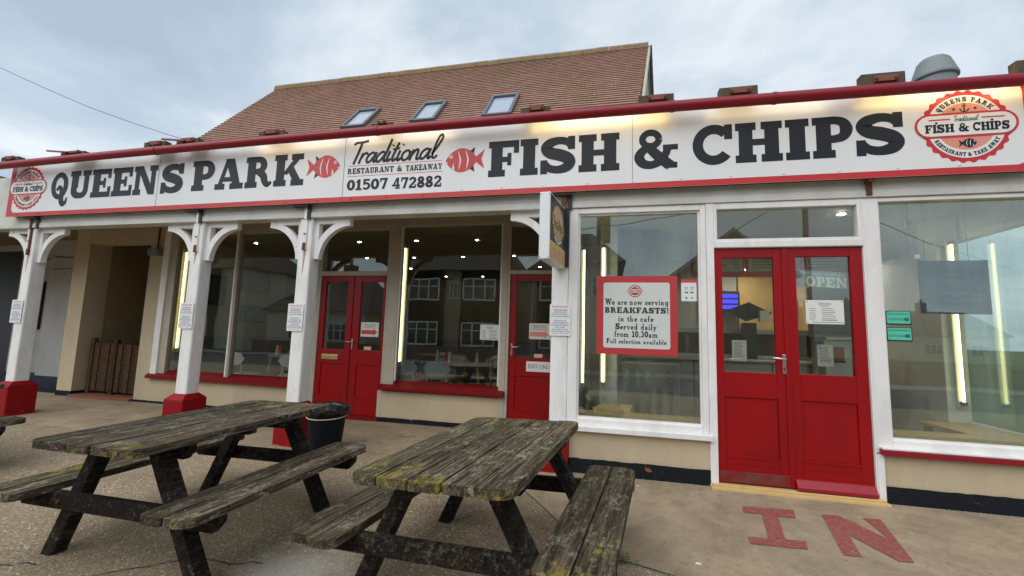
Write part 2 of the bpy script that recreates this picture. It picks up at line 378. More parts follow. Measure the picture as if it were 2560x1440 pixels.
def mat_wood(name, base, light, lichen, grey):
    m, t, b, o = newmat(name)
    v = coords(t, (1, 1, 1), True); vs_ = coords(t, (14, .9, 14), True); vf = coords(t, (60, 3.2, 60), True)
    g1 = noise(t, vs_, 2.2, 6, .65, .3); g2 = noise(t, vf, 1.3, 5, .7)
    c = ramp(t, g1, [(.30, tuple(x*.40 for x in base)), (.5, base), (.70, light)])
    c = mix(t, mul(t, step(t, g2, .53, .62), .60), c, tuple(x*1.7 for x in light))          # bleached fibres
    c = mix(t, mul(t, step(t, g2, .46, .40), .75), c, tuple(x*.22 for x in base))            # cracks
    pg = noise(t, coords(t, (1, .45, 1), True), 9, 8, .80); fl = noise(t, coords(t, (1, .5, 1), True), 46, 5, .75)
    c = mix(t, mul(t, mul(t, step(t, pg, .52, .58), step(t, fl, .44, .56)), grey), c, (.31, .295, .20))   # grey lichen
    c = mix(t, mul(t, step(t, fl, .61, .655), .8*grey), c, (.50, .49, .42))
    py = noise(t, coords(t, (1, .6, 1), True), 4.2, 8, .78, .3)
    sy = nd(t, 'ShaderNodeSeparateXYZ'); tcy = nd(t, 'ShaderNodeTexCoord'); t.links.new(tcy.outputs['Object'], sy.inputs[0])
    ay = nd(t, 'ShaderNodeMath', operation='ABSOLUTE'); t.links.new(sy.outputs['Y'], ay.inputs[0])
    thr = nd(t, 'ShaderNodeMath', operation='MULTIPLY_ADD'); t.links.new(ay.outputs[0], thr.inputs[0]); thr.inputs[1].default_value = .11; t.links.new(py, thr.inputs[2])   # lichen thrives at the damp plank ends
    yl = mul(t, step(t, thr.outputs[0], .612, .665), step(t, fl, .41, .51))
    c = mix(t, mul(t, yl, lichen), c, (.34, .27, .03))                                    # yellow lichen
    c = mix(t, mul(t, step(t, noise(t, v, 2.0, 4), .52, .68), .4*lichen), c, (.09, .095, .03))
    oi = nd(t, 'ShaderNodeObjectInfo'); mr_ = nd(t, 'ShaderNodeMapRange'); mr_.inputs['To Min'].default_value = .72; mr_.inputs['To Max'].default_value = 1.28; t.links.new(oi.outputs['Random'], mr_.inputs['Value'])
    sc_ = nd(t, 'ShaderNodeVectorMath', operation='SCALE'); t.links.new(c, sc_.inputs[0]); t.links.new(mr_.outputs[0], sc_.inputs['Scale']); c = sc_.outputs[0]      # no two boards weather alike
    setcol(t, b, c); b.inputs['Roughness'].default_value = .88; b.inputs['Specular IOR Level'].default_value = .2
    ad_ = nd(t, 'ShaderNodeMath', operation='ADD'); t.links.new(g2, ad_.inputs[0]); t.links.new(g1, ad_.inputs[1])
    bump(t, b, ad_.outputs[0], .7, .012); return m
M['plank'] = mat_wood('weathered_plank', (.062, .047, .030), (.130, .105, .072), .58, .64)
M['darkwood'] = mat_wood('dark_stained_timber', (.016, .0115, .0095), (.028, .021, .017), .06, .24)
M['gatewood'] = mat_wood('brown_fence_board', (.070, .040, .021), (.105, .062, .034), .0, .0)
def mat_tile():
    m, t, b, o = newmat('clay_plain_tile'); v = coords(t)
    wn = nd(t, 'ShaderNodeTexVoronoi'); wn.inputs['Scale'].default_value = 7; t.links.new(v, wn.inputs['Vector'])
    sp = nd(t, 'ShaderNodeSeparateColor'); t.links.new(wn.outputs['Color'], sp.inputs[0])
    c = ramp(t, sp.outputs[0], [(0, (.335, .190, .145)), (.5, (.37, .215, .165)), (1, (.405, .245, .195))])
    n = noise(t, v, 1.1, 6, .65); c = mix(t, mul(t, step(t, n, .46, .66), .6), c, (.27, .20, .115)); c = mix(t, mul(t, step(t, noise(t, v, 4.5, 7, .75), .56, .66), .5), c, (.25, .17, .10))
    setcol(t, b, c); b.inputs['Roughness'].default_value = .85; bump(t, b, noise(t, v, 40, 3), .2, .01); return m
M['tile'] = mat_tile()
M['ridge'] = paint('lichened_ridge_tile', (.27, .175, .10), (.19, .145, .07), .8, .9, 6, .3)
M['road'] = paint('asphalt', (.055, .055, .055), (.075, .073, .07), .6, .9, 2, .3, fine=150)
M['pave'] = paint('paving', (.26, .25, .23), (.20, .19, .17), .6, .9, 3, .2)
M['grassland'] = paint('grass', (.06, .085, .03), (.09, .10, .04), .6, 1.0, 2, .5)
M['brick'] = paint('brown_brick', (.20, .12, .075), (.15, .09, .06), .6, .9, 8, .3)
M['render'] = paint('pebbledash', (.66, .61, .49), (.56, .51, .41), .6, .95, 2, .4, fine=100)
M['tan'] = paint('tan_pebbledash', (.46, .39, .28), (.38, .31, .22), .6, .95, 2, .4, fine=100)
M['roofdark'] = paint('dark_house_tile', (.085, .07, .062), (.12, .095, .08), .6, .9, 6, .3)
M['upvc'] = flat('white_upvc', (.78, .79, .78), .35)
M['houseglass'] = flat('dark_house_pane', (.05, .06, .065), .06)
M['leaf'] = flat('weed_leaf', (.06, .12, .02), .7)

# ------------------------------------------------------------------ lettering and flat print
def catmull(pts, n=6, closed=False):
    P = [Vector((p[0], p[1])) for p in pts]; out = []; m = len(P); rng = m if closed else m-1
    for i in range(rng):
        if closed: a, b, c, d = P[(i-1) % m], P[i], P[(i+1) % m], P[(i+2) % m]
        else: a, b, c, d = P[max(i-1, 0)], P[i], P[i+1], P[min(i+2, m-1)]
        for k in range(n):
            t = k/n
            out.append(.5*((2*b) + (c-a)*t + (2*a-5*b+4*c-d)*t*t + (3*b-a-3*c+d)*t**3))
    if not closed: out.append(P[-1])
    return out
def ribbon(pts, ws, n=6, closed=False):
    # a stroke as a list of quads; ws a number or one width for each point
    if isinstance(ws, (int, float)): ws = [ws]*len(pts)
    c = catmull(pts, n, closed); m = len(c)
    wl = catmull([(x, 0) for x in ws], n, closed); q = []; E = []
    for i in range(m):
        if closed: d = c[(i+1) % m] - c[(i-1) % m]
        else: d = c[min(i+1, m-1)] - c[max(i-1, 0)]
        d = d.normalized() if d.length > 1e-9 else Vector((1, 0)); nn = Vector((-d.y, d.x)) * (wl[i].x/2)
        E.append((c[i]+nn, c[i]-nn))
    for i in range(m if closed else m-1):
        a, b = E[i], E[(i+1) % m]; q.append([a[0], b[0], b[1], a[1]])
    return [q]
def rc(x0, y0, x1, y1): return [[[(x0, y0), (x1, y0), (x1, y1), (x0, y1)]]]
def pl(*p): return [[list(p)]]
def ell(cx, cy, rx, ry, w, a0=0, a1=360, n=28, wv=None):
    pts = [(cx+rx*math.cos(math.radians(a0+(a1-a0)*i/n)), cy+ry*math.sin(math.radians(a0+(a1-a0)*i/n))) for i in range(n+1)]
    if wv: ws = [w + (wv-w)*abs(math.sin(math.radians(a0+(a1-a0)*i/n))) for i in range(n+1)]
    else: ws = w
    return ribbon(pts, ws, 2)
S_, T_, OV = .31, .19, .075       # stem, serif depth, serif overhang
def stem(x, y0=0, y1=1, w=S_, top=True, bot=True, l=True, r=True):
    g = rc(x, y0, x+w, y1)
    if bot: g += rc(x-(OV if l else 0), y0, x+w+(OV if r else 0), y0+T_)
    if top: g += rc(x-(OV if l else 0), y1-T_, x+w+(OV if r else 0), y1)
    return g
def diag(x0, y0, x1, y1, w): return pl((x0, y0), (x0+w, y0), (x1+w, y1), (x1, y1))
G = {}
G['I'] = (.47, stem(.10))
G['H'] = (1.04, stem(.10) + stem(.67) + rc(.3, .42, .8, .58))
G['E'] = (.93, stem(.10, r=False) + rc(.3, 0, .90, T_) + rc(.3, 1-T_, .88, 1) + rc(.3, .43, .62, .58) + rc(.55, .33, .66, .68) + rc(.76, 0, .90, .37) + rc(.74, .66, .88, 1))
G['F'] = (.86, stem(.10) + rc(.3, 1-T_, .85, 1) + rc(.3, .40, .60, .55) + rc(.54, .30, .65, .65) + rc(.71, .64, .85, 1))
G['L'] = (.88, stem(.10) + rc(.3, 0, .86, T_) + rc(.72, 0, .86, .42))
G['T'] = (.96, stem(.345, top=False) + rc(.03, 1-T_, .93, 1) + rc(.03, .62, .17, 1) + rc(.79, .62, .93, 1))
G['N'] = (1.12, stem(.10, w=.20) + stem(.78, w=.20, bot=False) + diag(.72, 0, .12, 1, .28) + rc(.75, 0, .98, .3))
G['U'] = (1.0, stem(.10, .38, bot=False) + stem(.66, .38, w=.22, bot=False) + ribbon([(.235, .42), (.25, .24), (.36, .13), (.51, .105), (.66, .13), (.76, .24), (.77, .42)], [.27, .265, .24, .21, .22, .225, .22]))
def bowl(x, y0, y1, rx, w): 
    cy = (y0+y1)/2; ry = (y1-y0)/2 - T_/2 + .0
    return ribbon([(x, y1-T_/2), (x+rx*.45, y1-T_/2), (x+rx*.85, cy+ry*.72), (x+rx, cy), (x+rx*.85, cy-ry*.72), (x+rx*.45, y0+T_/2), (x, y0+T_/2)], [T_, T_, .22, w, .22, T_, T_])
G['P'] = (.87, stem(.10) + bowl(.32, .36, 1, .40, .26))
G['R'] = (1.08, stem(.10) + bowl(.32, .42, 1, .38, .25) + ribbon([(.52, .48), (.70, .38), (.78, .18), (.88, .08), (1.02, .16)], [.18, .25, .23, .17, .10]))
G['B'] = (.95, stem(.10, r=False) + bowl(.32, .48, 1, .36, .24) + bowl(.32, 0, .58, .42, .26))
G['D'] = (1.0, stem(.10, r=False) + bowl(.32, 0, 1, .50, .27))
G['K'] = (1.14, stem(.10) + pl((.36, .40), (.74, .86), (.98, .86), (.50, .34)) + rc(.64, 1-T_, 1.08, 1) + pl((.50, .52), (.72, .62), (1.06, .10), (.76, .10)) + rc(.66, 0, 1.12, T_))
G['A'] = (1.14, diag(.10, .1, .40, 1, .17) + pl((.36, 1), (.72, 1), (1.03, .1), (.72, .1)) + rc(.28, .25, .78, .40) + rc(0, 0, .40, T_) + rc(.60, 0, 1.13, T_))
G['W'] = (1.4, diag(.35, 0, .10, 1, .25) + diag(.35, 0, .58, 1, .16) + diag(.85, 0, .58, 1, .25) + diag(.90, 0, 1.16, 1, .15) + rc(0, 1-T_, .45, 1) + rc(1.02, 1-T_, 1.4, 1))
G['Y'] = (1.08, pl((.14, .9), (.44, .9), (.68, .48), (.42, .42)) + pl((.74, .9), (.94, .9), (.68, .42), (.52, .48)) + stem(.41, 0, .5, top=False) + rc(.02, 1-T_, .48, 1) + rc(.66, 1-T_, 1.06, 1))
G['S'] = (.94, ribbon([(.80, .70), (.70, .85), (.48, .895), (.26, .83), (.175, .70), (.27, .575), (.50, .505), (.70, .415), (.765, .29), (.68, .16), (.46, .105), (.24, .16), (.13, .32)], [.14, .2, .21, .26, .30, .31, .32, .31, .30, .26, .21, .2, .14], 5) + rc(.72, .64, .90, 1.0) + rc(.02, 0, .20, .38))
G['C'] = (.93, ell(.48, .5, .36, .395, .24, 42, 322, 26) + rc(.72, .62, .90, 1.0))
G['O'] = (.98, ell(.49, .5, .36, .40, .27, 0, 360, 30, .20))
G['Q'] = (.92, ell(.45, .5, .325, .40, .25, 0, 360, 30, .19) + ribbon([(.33, .33), (.45, .45), (.57, .34), (.60, .16), (.62, -.04), (.72, -.16), (.86, -.10), (.88, .06)], [.12, .15, .19, .23, .25, .21, .14, .08]))
G['G'] = (1.0, ell(.48, .5, .36, .395, .24, 42, 330, 26) + rc(.72, .62, .90, 1.0) + rc(.62, .34, .98, .48) + rc(.70, .1, .90, .45))
G['&'] = (1.12, ell(.42, .755, .20, .175, .17, 0, 360, 20) + ribbon([(.30, .62), (.46, .46), (.66, .26), (.90, .06)], [.18, .24, .26, .26]) + ribbon([(.36, .56), (.20, .44), (.14, .29), (.24, .14), (.44, .10), (.64, .18), (.78, .36), (.86, .56)], [.18, .22, .25, .23, .20, .2, .19, .17]) + rc(.72, .46, 1.08, .60) + rc(.74, 0, 1.06, .15))
G['X'] = (1.0, diag(.66, 0, .06, 1, .28) + diag(.06, 0, .70, 1, .20))
G['M'] = (1.3, stem(.10, w=.2) + stem(.98, w=.24) + diag(.52, .05, .12, 1, .25) + diag(.56, .05, .96, 1, .18))
G['V'] = (1.0, diag(.40, 0, .08, 1, .27) + diag(.42, 0, .76, 1, .18))
G['!'] = (.40, pl((.14, .34), (.28, .34), (.34, 1), (.08, 1)) + rc(.09, 0, .33, .24))
G['.'] = (.34, rc(.05, 0, .29, .22))
G['0'] = (.74, ell(.37, .5, .235, .39, .26, 0, 360, 28, .22)); G['8'] = (.74, ell(.37, .73, .19, .165, .22, 0, 360, 22) + ell(.37, .27, .225, .175, .24, 0, 360, 22))
G['1'] = (.60, rc(.19, 0, .44, 1) + rc(.05, 0, .58, .18) + pl((.04, .70), (.22, .70), (.30, 1), (.22, 1)))
G['2'] = (.74, ribbon([(.13, .70), (.20, .85), (.38, .90), (.55, .82), (.58, .66), (.46, .48), (.26, .28), (.14, .12)], [.2, .2, .19, .21, .22, .2, .19, .18]) + rc(.05, 0, .68, .18) + rc(.56, 0, .69, .32))
G['4'] = (.78, rc(.42, 0, .62, 1) + pl((.02, .22), (.22, .22), (.52, 1), (.40, 1)) + rc(.02, .22, .74, .38) + rc(.30, 0, .74, .13))
G['5'] = (.74, rc(.12, .82, .64, 1) + rc(.10, .46, .28, 1) + ribbon([(.16, .54), (.36, .61), (.55, .52), (.60, .33), (.50, .15), (.31, .10), (.12, .20)], [.16, .18, .2, .22, .2, .19, .2]))
G['7'] = (.72, rc(.05, .82, .69, 1) + rc(.05, .64, .17, 1) + pl((.22, 0), (.44, 0), (.69, .90), (.48, .90)))
G['3'] = (.72, ribbon([(.12, .78), (.28, .90), (.48, .85), (.52, .68), (.38, .54)], .19) + ribbon([(.34, .53), (.55, .44), (.58, .26), (.44, .11), (.24, .10), (.10, .24)], .2))
XH, s_l, t_l, o_l = .54, .185, .115, .065
def lst(x, y0=0, y1=XH, bl=1, br=1, tl=1):
    g = rc(x, y0, x+s_l, y1)
    if bl or br: g += rc(x-(o_l if bl else 0), y0, x+s_l+(o_l if br else 0), y0+t_l)
    if tl: g += rc(x-o_l, y1-t_l, x+s_l, y1)
    return g
def arch(x): return ribbon([(x, .30), (x+.10, .45), (x+.22, .47), (x+.30, .38), (x+.305, .2)], [.10, .13, .15, .18, s_l])
G['n'] = (.80, lst(.08) + arch(.22) + lst(.435, 0, .3, 1, 1, 0)); G['h'] = (.80, lst(.08, 0, 1) + arch(.22) + lst(.435, 0, .3, 1, 1, 0))
G['m'] = (1.16, lst(.08) + arch(.22) + lst(.435, 0, .3, 1, 1, 0) + arch(.58) + lst(.795, 0, .3, 1, 1, 0))
G['r'] = (.58, lst(.08) + ribbon([(.22, .28), (.34, .46), (.50, .46)], [.10, .14, .15]) + rc(.42, .32, .54, .53))
G['i'] = (.40, lst(.08) + rc(.085, .66, .275, .84)); G['l'] = (.40, lst(.08, 0, 1))
G['u'] = (.80, lst(.08, .2, XH, 0, 0, 1) + lst(.50, 0, XH, 0, 1, 1) + ribbon([(.172, .25), (.20, .12), (.32, .07), (.44, .12), (.55, .25)], [s_l, .17, .14, .13, .1]))
G['o'] = (.68, ell(.34, .27, .225, .205, .18, 0, 360, 24, .14)); G['c'] = (.62, ell(.33, .27, .22, .205, .17, 45, 318, 22) + rc(.42, .33, .54, .53))
G['e'] = (.66, ell(.33, .27, .22, .205, .17, 0, 315, 24) + rc(.16, .22, .60, .32)); G['d'] = (.78, ell(.32, .27, .20, .205, .17, 0, 360, 22, .14) + lst(.46, 0, 1, 0, 1, 1)); G['b'] = (.76, ell(.44, .27, .20, .205, .17, 0, 360, 22, .14) + lst(.08, 0, 1, 0, 0, 1))
G['a'] = (.70, ell(.27, .155, .15, .10, .13, 0, 360, 18) + ribbon([(.10, .40), (.25, .48), (.40, .44), (.455, .32), (.46, .1)], [.15, .14, .16, .18, .18]) + rc(.37, 0, .62, t_l))
G['s'] = (.60, ribbon([(.45, .40), (.32, .475), (.17, .43), (.17, .34), (.32, .28), (.44, .20), (.42, .10), (.27, .065), (.12, .15)], [.10, .13, .15, .16, .17, .16, .15, .13, .10]) + rc(.43, .33, .53, .54) + rc(.05, 0, .15, .21))
G['v'] = (.72, diag(.27, 0, .08, .5, .20) + diag(.29, 0, .50, .5, .13) + rc(.01, XH-t_l, .34, XH) + rc(.43, XH-t_l, .71, XH)); G['y'] = (.72, diag(.27, 0, .08, .5, .20) + ribbon([(.56, .5), (.40, .08), (.28, -.16), (.10, -.20)], [.14, .14, .13, .15]) + rc(.01, XH-t_l, .34, XH) + rc(.43, XH-t_l, .71, XH))
G['w'] = (1.06, diag(.24, 0, .08, .5, .19) + diag(.25, 0, .46, .5, .12) + diag(.62, 0, .46, .5, .19) + diag(.65, 0, .86, .5, .12) + rc(.01, XH-t_l, .34, XH) + rc(.78, XH-t_l, 1.05, XH))
G['t'] = (.52, rc(.14, .12, .14+s_l, .76) + rc(.02, XH-t_l, .46, XH) + ribbon([(.23, .2), (.27, .08), (.38, .065), (.48, .13)], [s_l, .16, .13, .09])); G['f'] = (.52, lst(.12, 0, .74, 1, 1, 0) + rc(.02, XH-t_l, .45, XH) + ribbon([(.21, .66), (.25, .84), (.36, .92), (.50, .86)], [s_l, .17, .15, .13]))
G['g'] = (.76, ell(.32, .28, .20, .20, .17, 0, 360, 22, .14) + rc(.46, 0, .46+s_l, XH) + rc(.46, XH-t_l, .72, XH) + ribbon([(.55, .05), (.52, -.13), (.36, -.20), (.12, -.17)], [s_l, .16, .14, .15]))
G[' '] = (.42, []); G['-'] = (.5, rc(.05, .42, .45, .58))

# joined-up script for the word on the sign
SC = {}
SC['T'] = (.34, [([(-.04, .84), (.04, .93), (.22, .94), (.46, .99)], .085), ([(.24, .95), (.21, .5), (.15, -.03)], .09)])
SC['r'] = (.25, [([(.05, .46), (.02, .2), (0, -.02)], .085), ([(.03, .22), (.12, .43), (.21, .43), (.22, .36)], .075)])
SC['a'] = (.36, [([(.27, .36), (.17, .45), (.05, .35), (0, .17), (.06, .02), (.16, .08), (.26, .32)], .082), ([(.30, .46), (.265, .15), (.30, .02), (.38, .12)], .082)])
SC['d'] = (.37, [([(.27, .36), (.17, .45), (.05, .35), (0, .17), (.06, .02), (.16, .08), (.26, .32)], .082), ([(.36, 1.0), (.31, .5), (.27, .15), (.31, .02), (.39, .12)], .085)])
SC['i'] = (.17, [([(.05, .46), (.02, .15), (.06, .02), (.15, .12)], .085), ([(.10, .68), (.115, .72)], .11)])
SC['t'] = (.19, [([(.12, .82), (.06, .4), (.03, .14), (.08, .02), (.17, .12)], .085), ([(-.04, .52), (.20, .56)], .065)])
SC['o'] = (.31, [([(.14, .45), (.03, .35), (0, .18), (.08, .02), (.2, .06), (.26, .24), (.21, .40), (.14, .45)], .082), ([(.22, .38), (.30, .36)], .06)])
SC['n'] = (.34, [([(.05, .46), (.02, .2), (0, -.02)], .085), ([(.03, .22), (.13, .43), (.21, .42), (.22, .22), (.22, .06), (.28, .02), (.35, .12)], .08)])
SC['l'] = (.24, [([(.02, .2), (.16, .55), (.235, .88), (.18, 1.02), (.10, .9), (.05, .45), (.06, .12), (.13, .02), (.22, .14)], .075)])

class Flat:
    # flat print lying on a surface: (u, v) in frame o + u*ux + v*uy, built up along n in hair-thin layers
    def __init__(s, o, ux=(1,0,0), uy=(0,0,1), n=(0,-1,0)):
        s.o = Vector(o); s.ux = Vector(ux); s.uy = Vector(uy); s.n = Vector(n); s.v = []; s.f = []; s.k = 0
    def pt(s, u, v, d): return tuple(s.o + s.ux*u + s.uy*v + s.n*d)
    def shape(s, polys, d=0.0):
        s.k = (s.k+1) % 12
        for p in polys:
            b = len(s.v); q = [(x[0], x[1]) for x in p]
            s.v += [s.pt(x, y, d + s.k*.00006) for x, y in q]
            if len(q) == 4: s.f.append((b, b+1, b+2, b+3))
            else:
                for t in tessellate_polygon([[Vector((x, y, 0)) for x, y in q]]): s.f.append(tuple(b+i for i in t))
        return s
    def rect(s, x0, y0, x1, y1, d=0): return s.shape([[(x0,y0),(x1,y0),(x1,y1),(x0,y1)]], d)
    def rrect(s, x0, y0, x1, y1, r, d=0, corners=(1,1,1,1)):
        p = []
        for (cx, cy, a0, on) in ((x1-r, y1-r, 0, corners[0]), (x0+r, y1-r, 90, corners[1]), (x0+r, y0+r, 180, corners[2]), (x1-r, y0+r, 270, corners[3])):
            if on: p += [(cx+r*math.cos(math.radians(a0+i*15)), cy+r*math.sin(math.radians(a0+i*15))) for i in range(7)]
            else: p += [(cx + (r if a0 in (0, 270) else -r), cy + (r if a0 in (0, 90) else -r))]
        return s.shape([p], d)
    def disc(s, cx, cy, rx, ry=None, n=40, d=0):
        ry = ry or rx; return s.shape([[(cx+rx*math.cos(2*math.pi*i/n), cy+ry*math.sin(2*math.pi*i/n)) for i in range(n)]], d)
    def ring(s, cx, cy, r, w, a0=0, a1=360, d=0, n=36):
        for g in ell(cx, cy, r, r, w, a0, a1, n): s.shape(g, d)
        return s
    def glyph(s, ch, x, y, h, w=None, d=0, fn=None, fit=False):
        W, g = G[ch]; k = (w/W) if w else h; xo = 0
        if fit and w:
            xs = [p[0] for sh in g for q in sh for p in q]; xo = min(xs); k = w/(max(xs)-xo)
        for sh in g: s.shape([[(fn(x+(p[0]-xo)*k, y+p[1]*h) if fn else (x+(p[0]-xo)*k, y+p[1]*h)) for p in q] for q in sh], d)
        return W*k
    def slab(s, txt, x0, y, h, x1=None, d=0, sp=.03, align='l', dy=0):
        # slab-serif capitals between x0 and x1; dy = rise over the run
        tot = sum(G[c][0]+sp for c in txt) - sp
        k = (x1-x0)/tot if x1 is not None else h
        x = x0 if (x1 is not None or align == 'l') else x0 - tot*k*(.5 if align == 'c' else 1)
        a = x
        for c in txt:
            s.glyph(c, x, y + dy*(x-a)/(tot*k), h, G[c][0]*k, d); x += (G[c][0]+sp)*k
        return s
    def arc(s, txt, cx, cy, r, h, a_mid, flip=False, d=0, sp=.10, k=None):
        # capitals round a circle, centred on angle a_mid (degrees)
        k = k or h; tot = (sum(G[c][0]+sp for c in txt)-sp)*k; pos = -tot/2
        for c in txt:
            wd = G[c][0]*k; am = (pos+wd/2)/r; pos += wd+sp*k
            A = math.radians(a_mid) + (am if flip else -am)
            def fn(px, py, A=A, wd=wd):
                lx = px - wd/2; ly = py
                rr = r + ly if not flip else r - ly
                t = Vector((-math.sin(A), math.cos(A))) * (1 if flip else -1)
                ra = Vector((math.cos(A), math.sin(A)))
                q = Vector((cx, cy)) + ra*rr + t*lx; return (q.x, q.y)
            s.glyph(c, 0, 0, h, wd, d, fn)
        return s
    def script(s, txt, x0, y0, x1, h, slant=.16, d=0, dy=0, wk=1.0):
        tot = sum(SC[c][0] for c in txt); k = (x1-x0-slant*h)/tot; x = 0
        for c in txt:
            for pts, w in SC[c][1]:
                q = [((x+p[0])*k + slant*p[1]*h, p[1]*h) for p in pts]
                for g in ribbon(q, w*h*wk): s.shape([[(x0+p[0], y0+p[1]+dy*p[0]/(x1-x0)) for p in poly] for poly in g], d)
            x += SC[c][0]
        return s
    def text(s, body, x, y, size, align='CENTER', d=0, bold=0.0, width=None):
        cu = bpy.data.curves.new('t', 'FONT'); cu.body = body; cu.size = size; cu.align_x = align; cu.offset = bold*size; cu.resolution_u = 2
        ob = bpy.data.objects.new('t', cu); me = bpy.data.meshes.new_from_object(ob)
        if len(me.vertices):
            xs = [v.co.x for v in me.vertices]; k = 1.0
            if width: k = width/(max(xs)-min(xs))
            b = len(s.v); s.v += [s.pt(x+v.co.x*k, y+v.co.y, d) for v in me.vertices]; s.f += [tuple(b+i for i in p.vertices) for p in me.polygons]
        bpy.data.objects.remove(ob); bpy.data.curves.remove(cu); bpy.data.meshes.remove(me); return s
    def lines(s, x0, x1, ys, w, d=0, jit=.3):
        for y in ys: s.rect(x0, y-w/2, x1-(x1-x0)*jit*random.random(), y+w/2, d)
        return s
    def build(s, name, mat, parent=None, label=None):
        me = bpy.data.meshes.new(name); me.from_pydata(s.v, [], s.f); me.update(); me.materials.append(mat)
        bm = bmesh.new(); bm.from_mesh(me)
        for f in bm.faces:
            f.normal_update()
            if f.normal.dot(s.n) < 0: f.normal_flip()
        bm.to_mesh(me); bm.free()
        o = link(name, me, parent)
        if label: o['label'] = label
        return o
    def at(s): return Flat(s.o, s.ux, s.uy, s.n)

def fish(F1, F2, cx, cy, L_, flip=False, d=0):
    # F1 takes the body, F2 the white stripes and eye
    sg = -1 if flip else 1
    X = lambda u: cx + sg*u*L_
    Y = lambda v: cy + v*L_
    body = [(X(.5*math.cos(a)*(1 if math.cos(a) > 0 else 1.0) + .08), Y(.33*math.sin(a)*(1 - .10*math.cos(a)))) for a in [2*math.pi*i/36 for i in range(36)]]
    body = [(X(.08 + .42*c), Y((.315*(1-abs(c)**1.9)**.80)*s_)) for c, s_ in [(math.cos(2*math.pi*i/40), (1 if math.sin(2*math.pi*i/40) >= 0 else -1)) for i in range(40)]]
    F1.shape([body], d)
    F1.shape([[(X(-.28), Y(.05)), (X(-.52), Y(.25)), (X(-.44), Y(0)), (X(-.52), Y(-.25)), (X(-.28), Y(-.05))]], d)
    e1 = d + .0009
    for x0 in (.18, -.02):
        q_ = F1.at(); F2.append(q_)
        for g in ribbon([(X(x0), Y(.25)), (X(x0-.07), Y(0)), (X(x0-.03), Y(-.25))], [.008*L_, .040*L_, .008*L_]): q_.shape(g, e1)
    q_ = F1.at(); F2.append(q_); q_.shape([[(X(.33), Y(-.21)), (X(.28), Y(-.06)), (X(.26), Y(-.26))]], e1)
    q_ = F1.at(); F2.append(q_); q_.disc(X(.36), Y(.10), .045*L_, d=e1)
    F1.disc(X(.36), Y(.10), .020*L_, d=e1+.0008)
    q_ = F1.at(); F2.append(q_); q_.shape([[(X(.52), Y(-.03)), (X(.43), Y(-.04)), (X(.50), Y(-.09))]], e1)

def badge(o, cx, cy, R, parent, full=True):
    # scalloped roundel; rx slightly wider band across
    K = R
    f = Flat(o); n = 26*8; f.shape([[(cx+K*(1+.028*math.cos(26*a))*math.cos(a), cy+K*(1+.028*math.cos(26*a))*math.sin(a)) for a in [2*math.pi*i/n for i in range(n)]]], .0008)
    f.build('badge_disc', M['signred'], parent)
    f = Flat(o); f.ring(cx, cy, K*.77, K*.22, d=.0020); f.rrect(cx-K*1.10, cy-K*.24, cx+K*1.10, cy+K*.34, K*.29, .0044); f.build('badge_band', M['printwhite'], parent)
    f = Flat(o); f.disc(cx, cy, K*.665, d=.0015); f.build('badge_centre', M['salmon'], parent)
    f = Flat(o); f.rrect(cx-K*1.16, cy-K*.30, cx+K*1.16, cy+K*.40, K*.35, .0034)
    f.rect(cx-K*.83, cy+K*.20, cx-K*.34, cy+K*.235, .0056); f.rect(cx+K*.36, cy+K*.20, cx+K*.86, cy+K*.235, .0056); f.build('badge_outline', M['signred'], parent)
    f = Flat(o)
    f.slab('FISH', cx-K*.93, cy-K*.15, K*.24, cx-K*.27, .0056); f.slab('&', cx-K*.17, cy-K*.15, K*.24, cx+K*.07, .0056); f.slab('CHIPS', cx+K*.15, cy-K*.15, K*.24, cx+K*.95, .0056)
    for xx in (-.66, .58): f.disc(cx+K*xx, cy+K*.13, K*.03, d=.0056)
    f.arc('QUEENS PARK', cx, cy, K*.70, K*.135, 90, False, .0036, .2, K*.104)
    f.arc('RESTAURANT & TAKE AWAY', cx, cy, K*.835, K*.11, 270, True, .0036, .14, K*.074)
    f.script('Traditional', cx-K*.27, cy+K*.15, cx+K*.30, K*.16, d=.0056)
    # anchor
    for g in ribbon([(cx, cy+K*.60), (cx, cy+K*.42)], K*.03): f.shape(g, .0024)
    for g in ribbon([(cx-K*.10, cy+K*.50), (cx-K*.07, cy+K*.44), (cx, cy+K*.42), (cx+K*.07, cy+K*.44), (cx+K*.10, cy+K*.50)], K*.03): f.shape(g, .0024)
    f.rect(cx-K*.06, cy+K*.565, cx+K*.06, cy+K*.585, .0024); f.ring(cx, cy+K*.625, K*.025, K*.016, d=.0024)
    for sx in (-.24, .24):
        st = [(cx+K*sx + K*(.055 if i % 2 == 0 else .022)*math.cos(math.pi/2+i*math.pi/5), cy+K*.50 + K*(.055 if i % 2 == 0 else .022)*math.sin(math.pi/2+i*math.pi/5)) for i in range(10)]
        f.shape([st], .0024)
    f2 = []; fish(f, f2, cx+K*.02, cy-K*.47, K*.40, False, .0024)
    f.build('badge_lettering', M['blackletter'], parent); [q_.build('fish_marking', M['printwhite'], parent) for q_ in f2]

# ================================================================== the setting
g = MB()
for (x0, x1, y0, y1) in [(-60, 60, -9, 1.4)]:
    g.poly([(x0, y0, gz(y0)), (x1, y0, gz(y0)), (x1, y1, gz(y1)), (x0, y1, gz(y1))])
forecourt = tag(g.build('forecourt', M['ground'], fix=False), 'exposed aggregate concrete forecourt under the picnic tables', kind='structure')
g = MB().poly([(-900, -900, -.75), (900, -900, -.75), (900, 900, -.75), (-900, 900, -.75)])
tag(g.build('ground', M['grassland'], fix=False), 'grass land reaching to the horizon', kind='structure')
